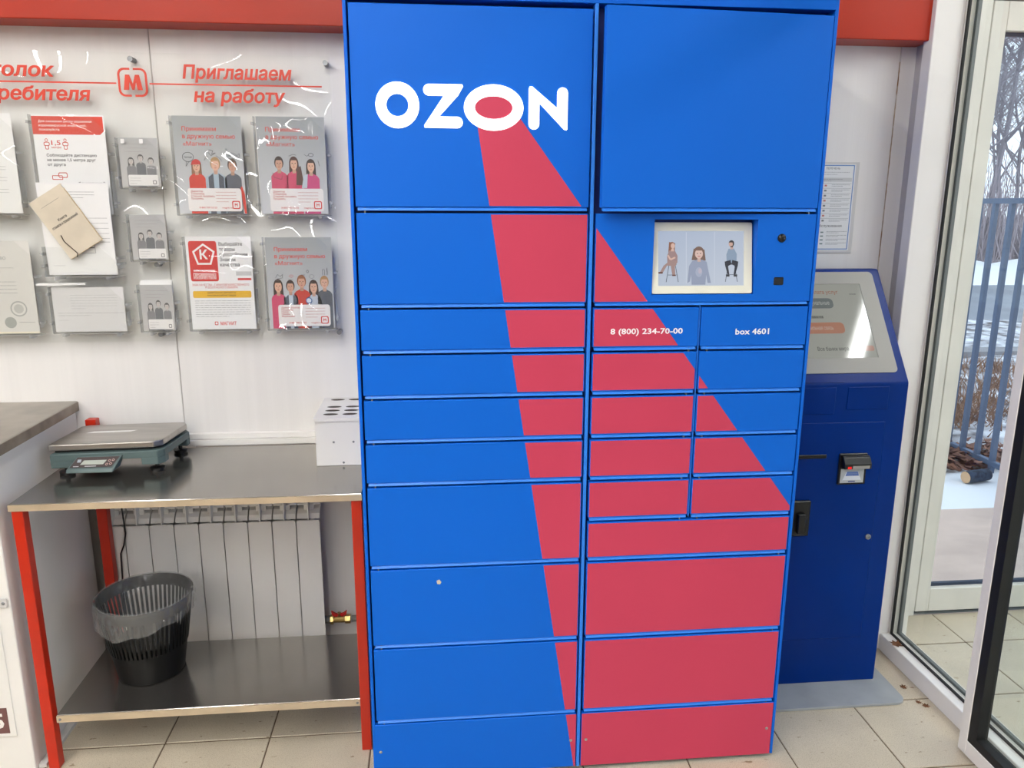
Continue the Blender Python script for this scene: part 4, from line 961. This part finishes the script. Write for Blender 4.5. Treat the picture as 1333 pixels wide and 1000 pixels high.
# dry leaves blown in at the partition
LEAF = mat('brown_dry_leaf', (122, 78, 44), .8, var=.3, vscale=60)
def leaf(name, x, y, z, s_, rot, label):
    pts = [(0, -.5), (.12, -.2), (.42, -.3), (.3, -.05), (.5, .15), (.22, .15), (.18, .42), (0, .3), (-.2, .45), (-.2, .16), (-.5, .12), (-.28, -.06), (-.4, -.32), (-.1, -.2)]
    m = M(); c, s2 = math.cos(rot), math.sin(rot); q = [(x+(a*c-b*s2)*s_, y+(a*s2+b*c)*s_, z+.001+.35*s_*(a*a+b*b)) for a, b in pts]
    m.add([(x, y, z+.001)]+q+[(x, y, z)]+[(a, b, d-.0008) for a, b, d in q], [(0, 1+i, 1+(i+1) % 14) for i in range(14)]+[(15, 16+(i+1) % 14, 16+i) for i in range(14)]+[(1+i, 16+i, 16+(i+1) % 14, 1+(i+1) % 14) for i in range(14)])
    B(name, m, LEAF, None, label=label, cat='leaf', group='dry leaves by the glazing')
leaf('dry_leaf', 1.562, 2.285, .0615, .05, .6, 'brown lobed dry leaf lying on the white bottom rail by the post')
leaf('dry_leaf', 1.502, 2.135, 0, .026, 1.2, 'small dark dry leaf on the floor beside the white rail')
leaf('dry_leaf', 1.503, 2.055, 0, .02, 2.2, 'tiny brown leaf crumb on floor, farther of a close pair')
leaf('dry_leaf', 1.515, 2.035, 0, .026, .2, 'tawny dry leaf crumb on floor, nearer of a close pair')

# ------------------------------------------------------------------ outside
PAVE = mat('wet_paving', (222, 198, 184), .55, var=.1, vscale=3, bump=.9, bscale=38, stretch=(1, 2, 1))
SNOW = mat('snow', (240, 243, 248), .7, bump=.4, bscale=30)
DIRT = mat('snowy_dirt', (232, 236, 244), .9, vscale=5, col2=(92, 84, 84), bump=.8, bscale=20)
ROAD = mat('wet_road', (150, 156, 166), .5, var=.12, vscale=1)
box('pavement', 1.0, 9, 2.63, 3.585, -.08, -.004, PAVE, kind='structure')
def strip(name, x0, x1, y0, y1, nx, ny, amp, z, mt):
    m = M(); vs = []
    for j in range(ny+1):
        for i in range(nx+1):
            e = 0 if j in (0,) else 1
            vs.append((x0+(x1-x0)*i/nx, y0+(y1-y0)*j/ny+(random.uniform(-.3, .3)*(y1-y0)/ny if 0 < j < ny else 0), z+e*random.uniform(0, amp)))
    m.add(vs, [(j*(nx+1)+i, j*(nx+1)+i+1, (j+1)*(nx+1)+i+1, (j+1)*(nx+1)+i) for j in range(ny) for i in range(nx)])
    return B(name, m, mt, None, smooth=True, kind='structure')
strip('snow_strip', 1.0, 9, 3.575, 4.35, 80, 8, .012, -.006, SNOW)
strip('ground', -20, 40, 4.3, 10.0, 120, 24, .06, -.03, DIRT)
box('road', -40, 80, 9.9, 14.7, -.2, .0, ROAD, kind='structure')
box('kerb', -40, 80, 7.5, 7.75, -.1, .06, mat('grey_kerb', (150, 150, 154), .8, var=.1), kind='structure')
strip('snow_bank', -40, 80, 14.6, 20, 120, 6, .25, -.02, SNOW)
box('field', -120, 200, 19.8, 120, -.3, .02, mat('brown_winter_ground', (196, 190, 192), .9, vscale=.6, col2=(122, 106, 104)), kind='structure')
fn = E('steel_fence', (3.25, 4.4, 0), 'blue grey steel fence of upright square bars outside the street door', 'fence')
FENCE = mat('blue_grey_fence_paint', (82, 101, 130), .5, var=.06)
box('rail', 3.235, 3.265, 2.9, 7.6, .045, .075, FENCE, fn); box('rail', 3.235, 3.265, 2.9, 7.6, 1.555, 1.585, FENCE, fn)
b0 = box('bar', 3.237, 3.263, 4.080, 4.106, .0, 1.57, FENCE, fn)
for k in range(-9, 26):
    if k: inst('bar', b0, (0, .1345*k, 0), fn)
lf = M()
for k in range(620):
    x, y = random.uniform(2.75, 3.6), random.gauss(4.32, .13); s_ = random.uniform(.02, .05); a = random.uniform(0, 6.3); z = random.uniform(0, .05)
    dx, dy = math.cos(a)*s_, math.sin(a)*s_; t1, t2 = random.uniform(-.02, .03), random.uniform(-.02, .03)
    lf.add([(x-dx, y-dy, z), (x+dy*.6, y-dx*.6, z+t1+.01), (x+dx, y+dy, z+t2+.01), (x-dy*.6, y+dx*.6, z+.012)], [(0, 1, 2, 3)])
B('leaf_litter', lf, mat('brown_leaf_litter', (150, 104, 82), .85, vscale=9, col2=(96, 66, 58)), None, kind='stuff', label='brown fallen leaves heaped along the foot of the fence', cat='leaves')
lgp = Vector((3.055, 3.955, .035)); ld = Vector((.98, .2, .02)).normalized()
lg = E('cut_log', lgp, 'short dark cut log lying in the snow below the fence', 'log')
B('bark', M().tube([lgp-ld*.075, lgp-ld*.03, lgp+ld*.04, lgp+ld*.085], [.034, .037, .036, .034], 14, cap=False), mat('dark_bark', (66, 78, 98), .9, var=.4, vscale=40, bump=1, bscale=60), lg, smooth=True)
B('cut_end', M().tube([lgp-ld*.076, lgp-ld*.070], .0335, 14), mat('pale_cut_wood', (216, 178, 138), .8), lg); B('cut_end', M().tube([lgp+ld*.080, lgp+ld*.086], .0335, 14), MATS['pale_cut_wood'], lg)
dg = M()
for k in range(1500):
    cx, cy = random.choice(((4.05, 5.4), (4.3, 5.75), (3.75, 5.2), (4.9, 6.2), (5.3, 6.9), (4.6, 6.9))); x, y = random.gauss(cx, .2), random.gauss(cy, .15)
    h = random.uniform(.05, .19); dx, dy = random.uniform(-.12, .12), random.uniform(-.12, .12); a = random.uniform(0, 3.14); wx, wy = math.cos(a)*.006, math.sin(a)*.006
    dg.add([(x-wx, y-wy, 0), (x+wx, y+wy, 0), (x+dx+wx*.3, y+dy+wy*.3, h)], [(0, 1, 2)])
B('dry_grass', dg, mat('straw_grass', (170, 130, 100), .9, vscale=8, col2=(112, 84, 70)), None, kind='stuff', label='brown dry grass tufts growing behind the fence', cat='grass')
BARK = mat('winter_bark', (146, 140, 148), .9)
def tree_mesh(seed, h, spread):
    rnd = random.Random(seed); tr, br = M(), M()
    def grow(p, d, l, r, lvl):
        pts = [p]; rs = [r]; q = p.copy(); dd_ = d.copy(); ns_ = 4 if lvl < 2 else 3
        for i in range(ns_):
            dd_ = (dd_+Vector((rnd.uniform(-.2, .2), rnd.uniform(-.2, .2), rnd.uniform(-.05, .15)))).normalized(); q = q+dd_*l/ns_; pts.append(q.copy()); rs.append(r*(1-.6*(i+1)/ns_))
        (tr if lvl == 0 else br).tube(pts, rs, 5 if lvl == 0 else 3, cap=False)
        if lvl >= 4: return
        for i in range(9 if lvl == 0 else 6 if lvl < 3 else 5):
            t = rnd.uniform(.25, 1); k = min(int(t*ns_), ns_-1); b = pts[k].lerp(pts[k+1], t*ns_-k)
            a = rnd.uniform(0, 6.28); nd = (dd_*rnd.uniform(.5, .9)+Vector((math.cos(a), math.sin(a), rnd.uniform(-.1, .5)))*spread).normalized()
            grow(b, nd, l*rnd.uniform(.45, .65), max(r*.45, .007), lvl+1)
    grow(Vector((0, 0, 0)), Vector((0, 0, 1)), h, h*.012, 0); return tr, br
protos = []
spots = [(15.2, 22.5, 0), (17.4, 23.5, 1), (19.2, 26, 2), (20.8, 27, 0), (22.6, 30, 1), (13.0, 24, 2), (24.8, 31, 0), (10.5, 27, 1), (26, 28, 2), (18.6, 30, 1), (15.8, 28, 2), (21.5, 33.5, 0), (17, 34, 1), (24, 36, 2)]
for k in range(3):
    r = E('bare_tree', (0, 0, 0), 'bare leafless winter tree beyond the snowy road', 'tree', 'bare trees beyond the road')
    a, b = tree_mesh(20+k, 7.5+k, .75+.1*k); B('trunk', a, BARK, r); B('branches', b, BARK, r); protos.append(r)
used = set()
for i, (x, y, k) in enumerate(spots):
    o = protos[k] if k not in used else copy_tree(protos[k], (0, 0, 0)); used.add(k)
    o.location = (x, y, 0); o.rotation_euler = (0, 0, i*1.3); s_ = .85+.3*((i*7) % 5)/5; o.scale = (s_, s_, s_)
hg = M(); rnd = random.Random(5)
for k in range(2600):
    x, y = rnd.uniform(6, 32), rnd.uniform(20, 25); h = rnd.uniform(.8, 3.4); q = Vector((x, y, 0)); e = q+Vector((rnd.uniform(-.8, .8), rnd.uniform(-.8, .8), h))
    hg.tube([q, (q+e)/2+Vector((rnd.uniform(-.1, .1), rnd.uniform(-.1, .1), 0)), e], [.018, .013, .006], 3, cap=False)
B('undergrowth', hg, mat('brown_twigs', (164, 152, 158), .9), None, kind='stuff', label='brown leafless undergrowth below the trees beyond the road', cat='undergrowth')
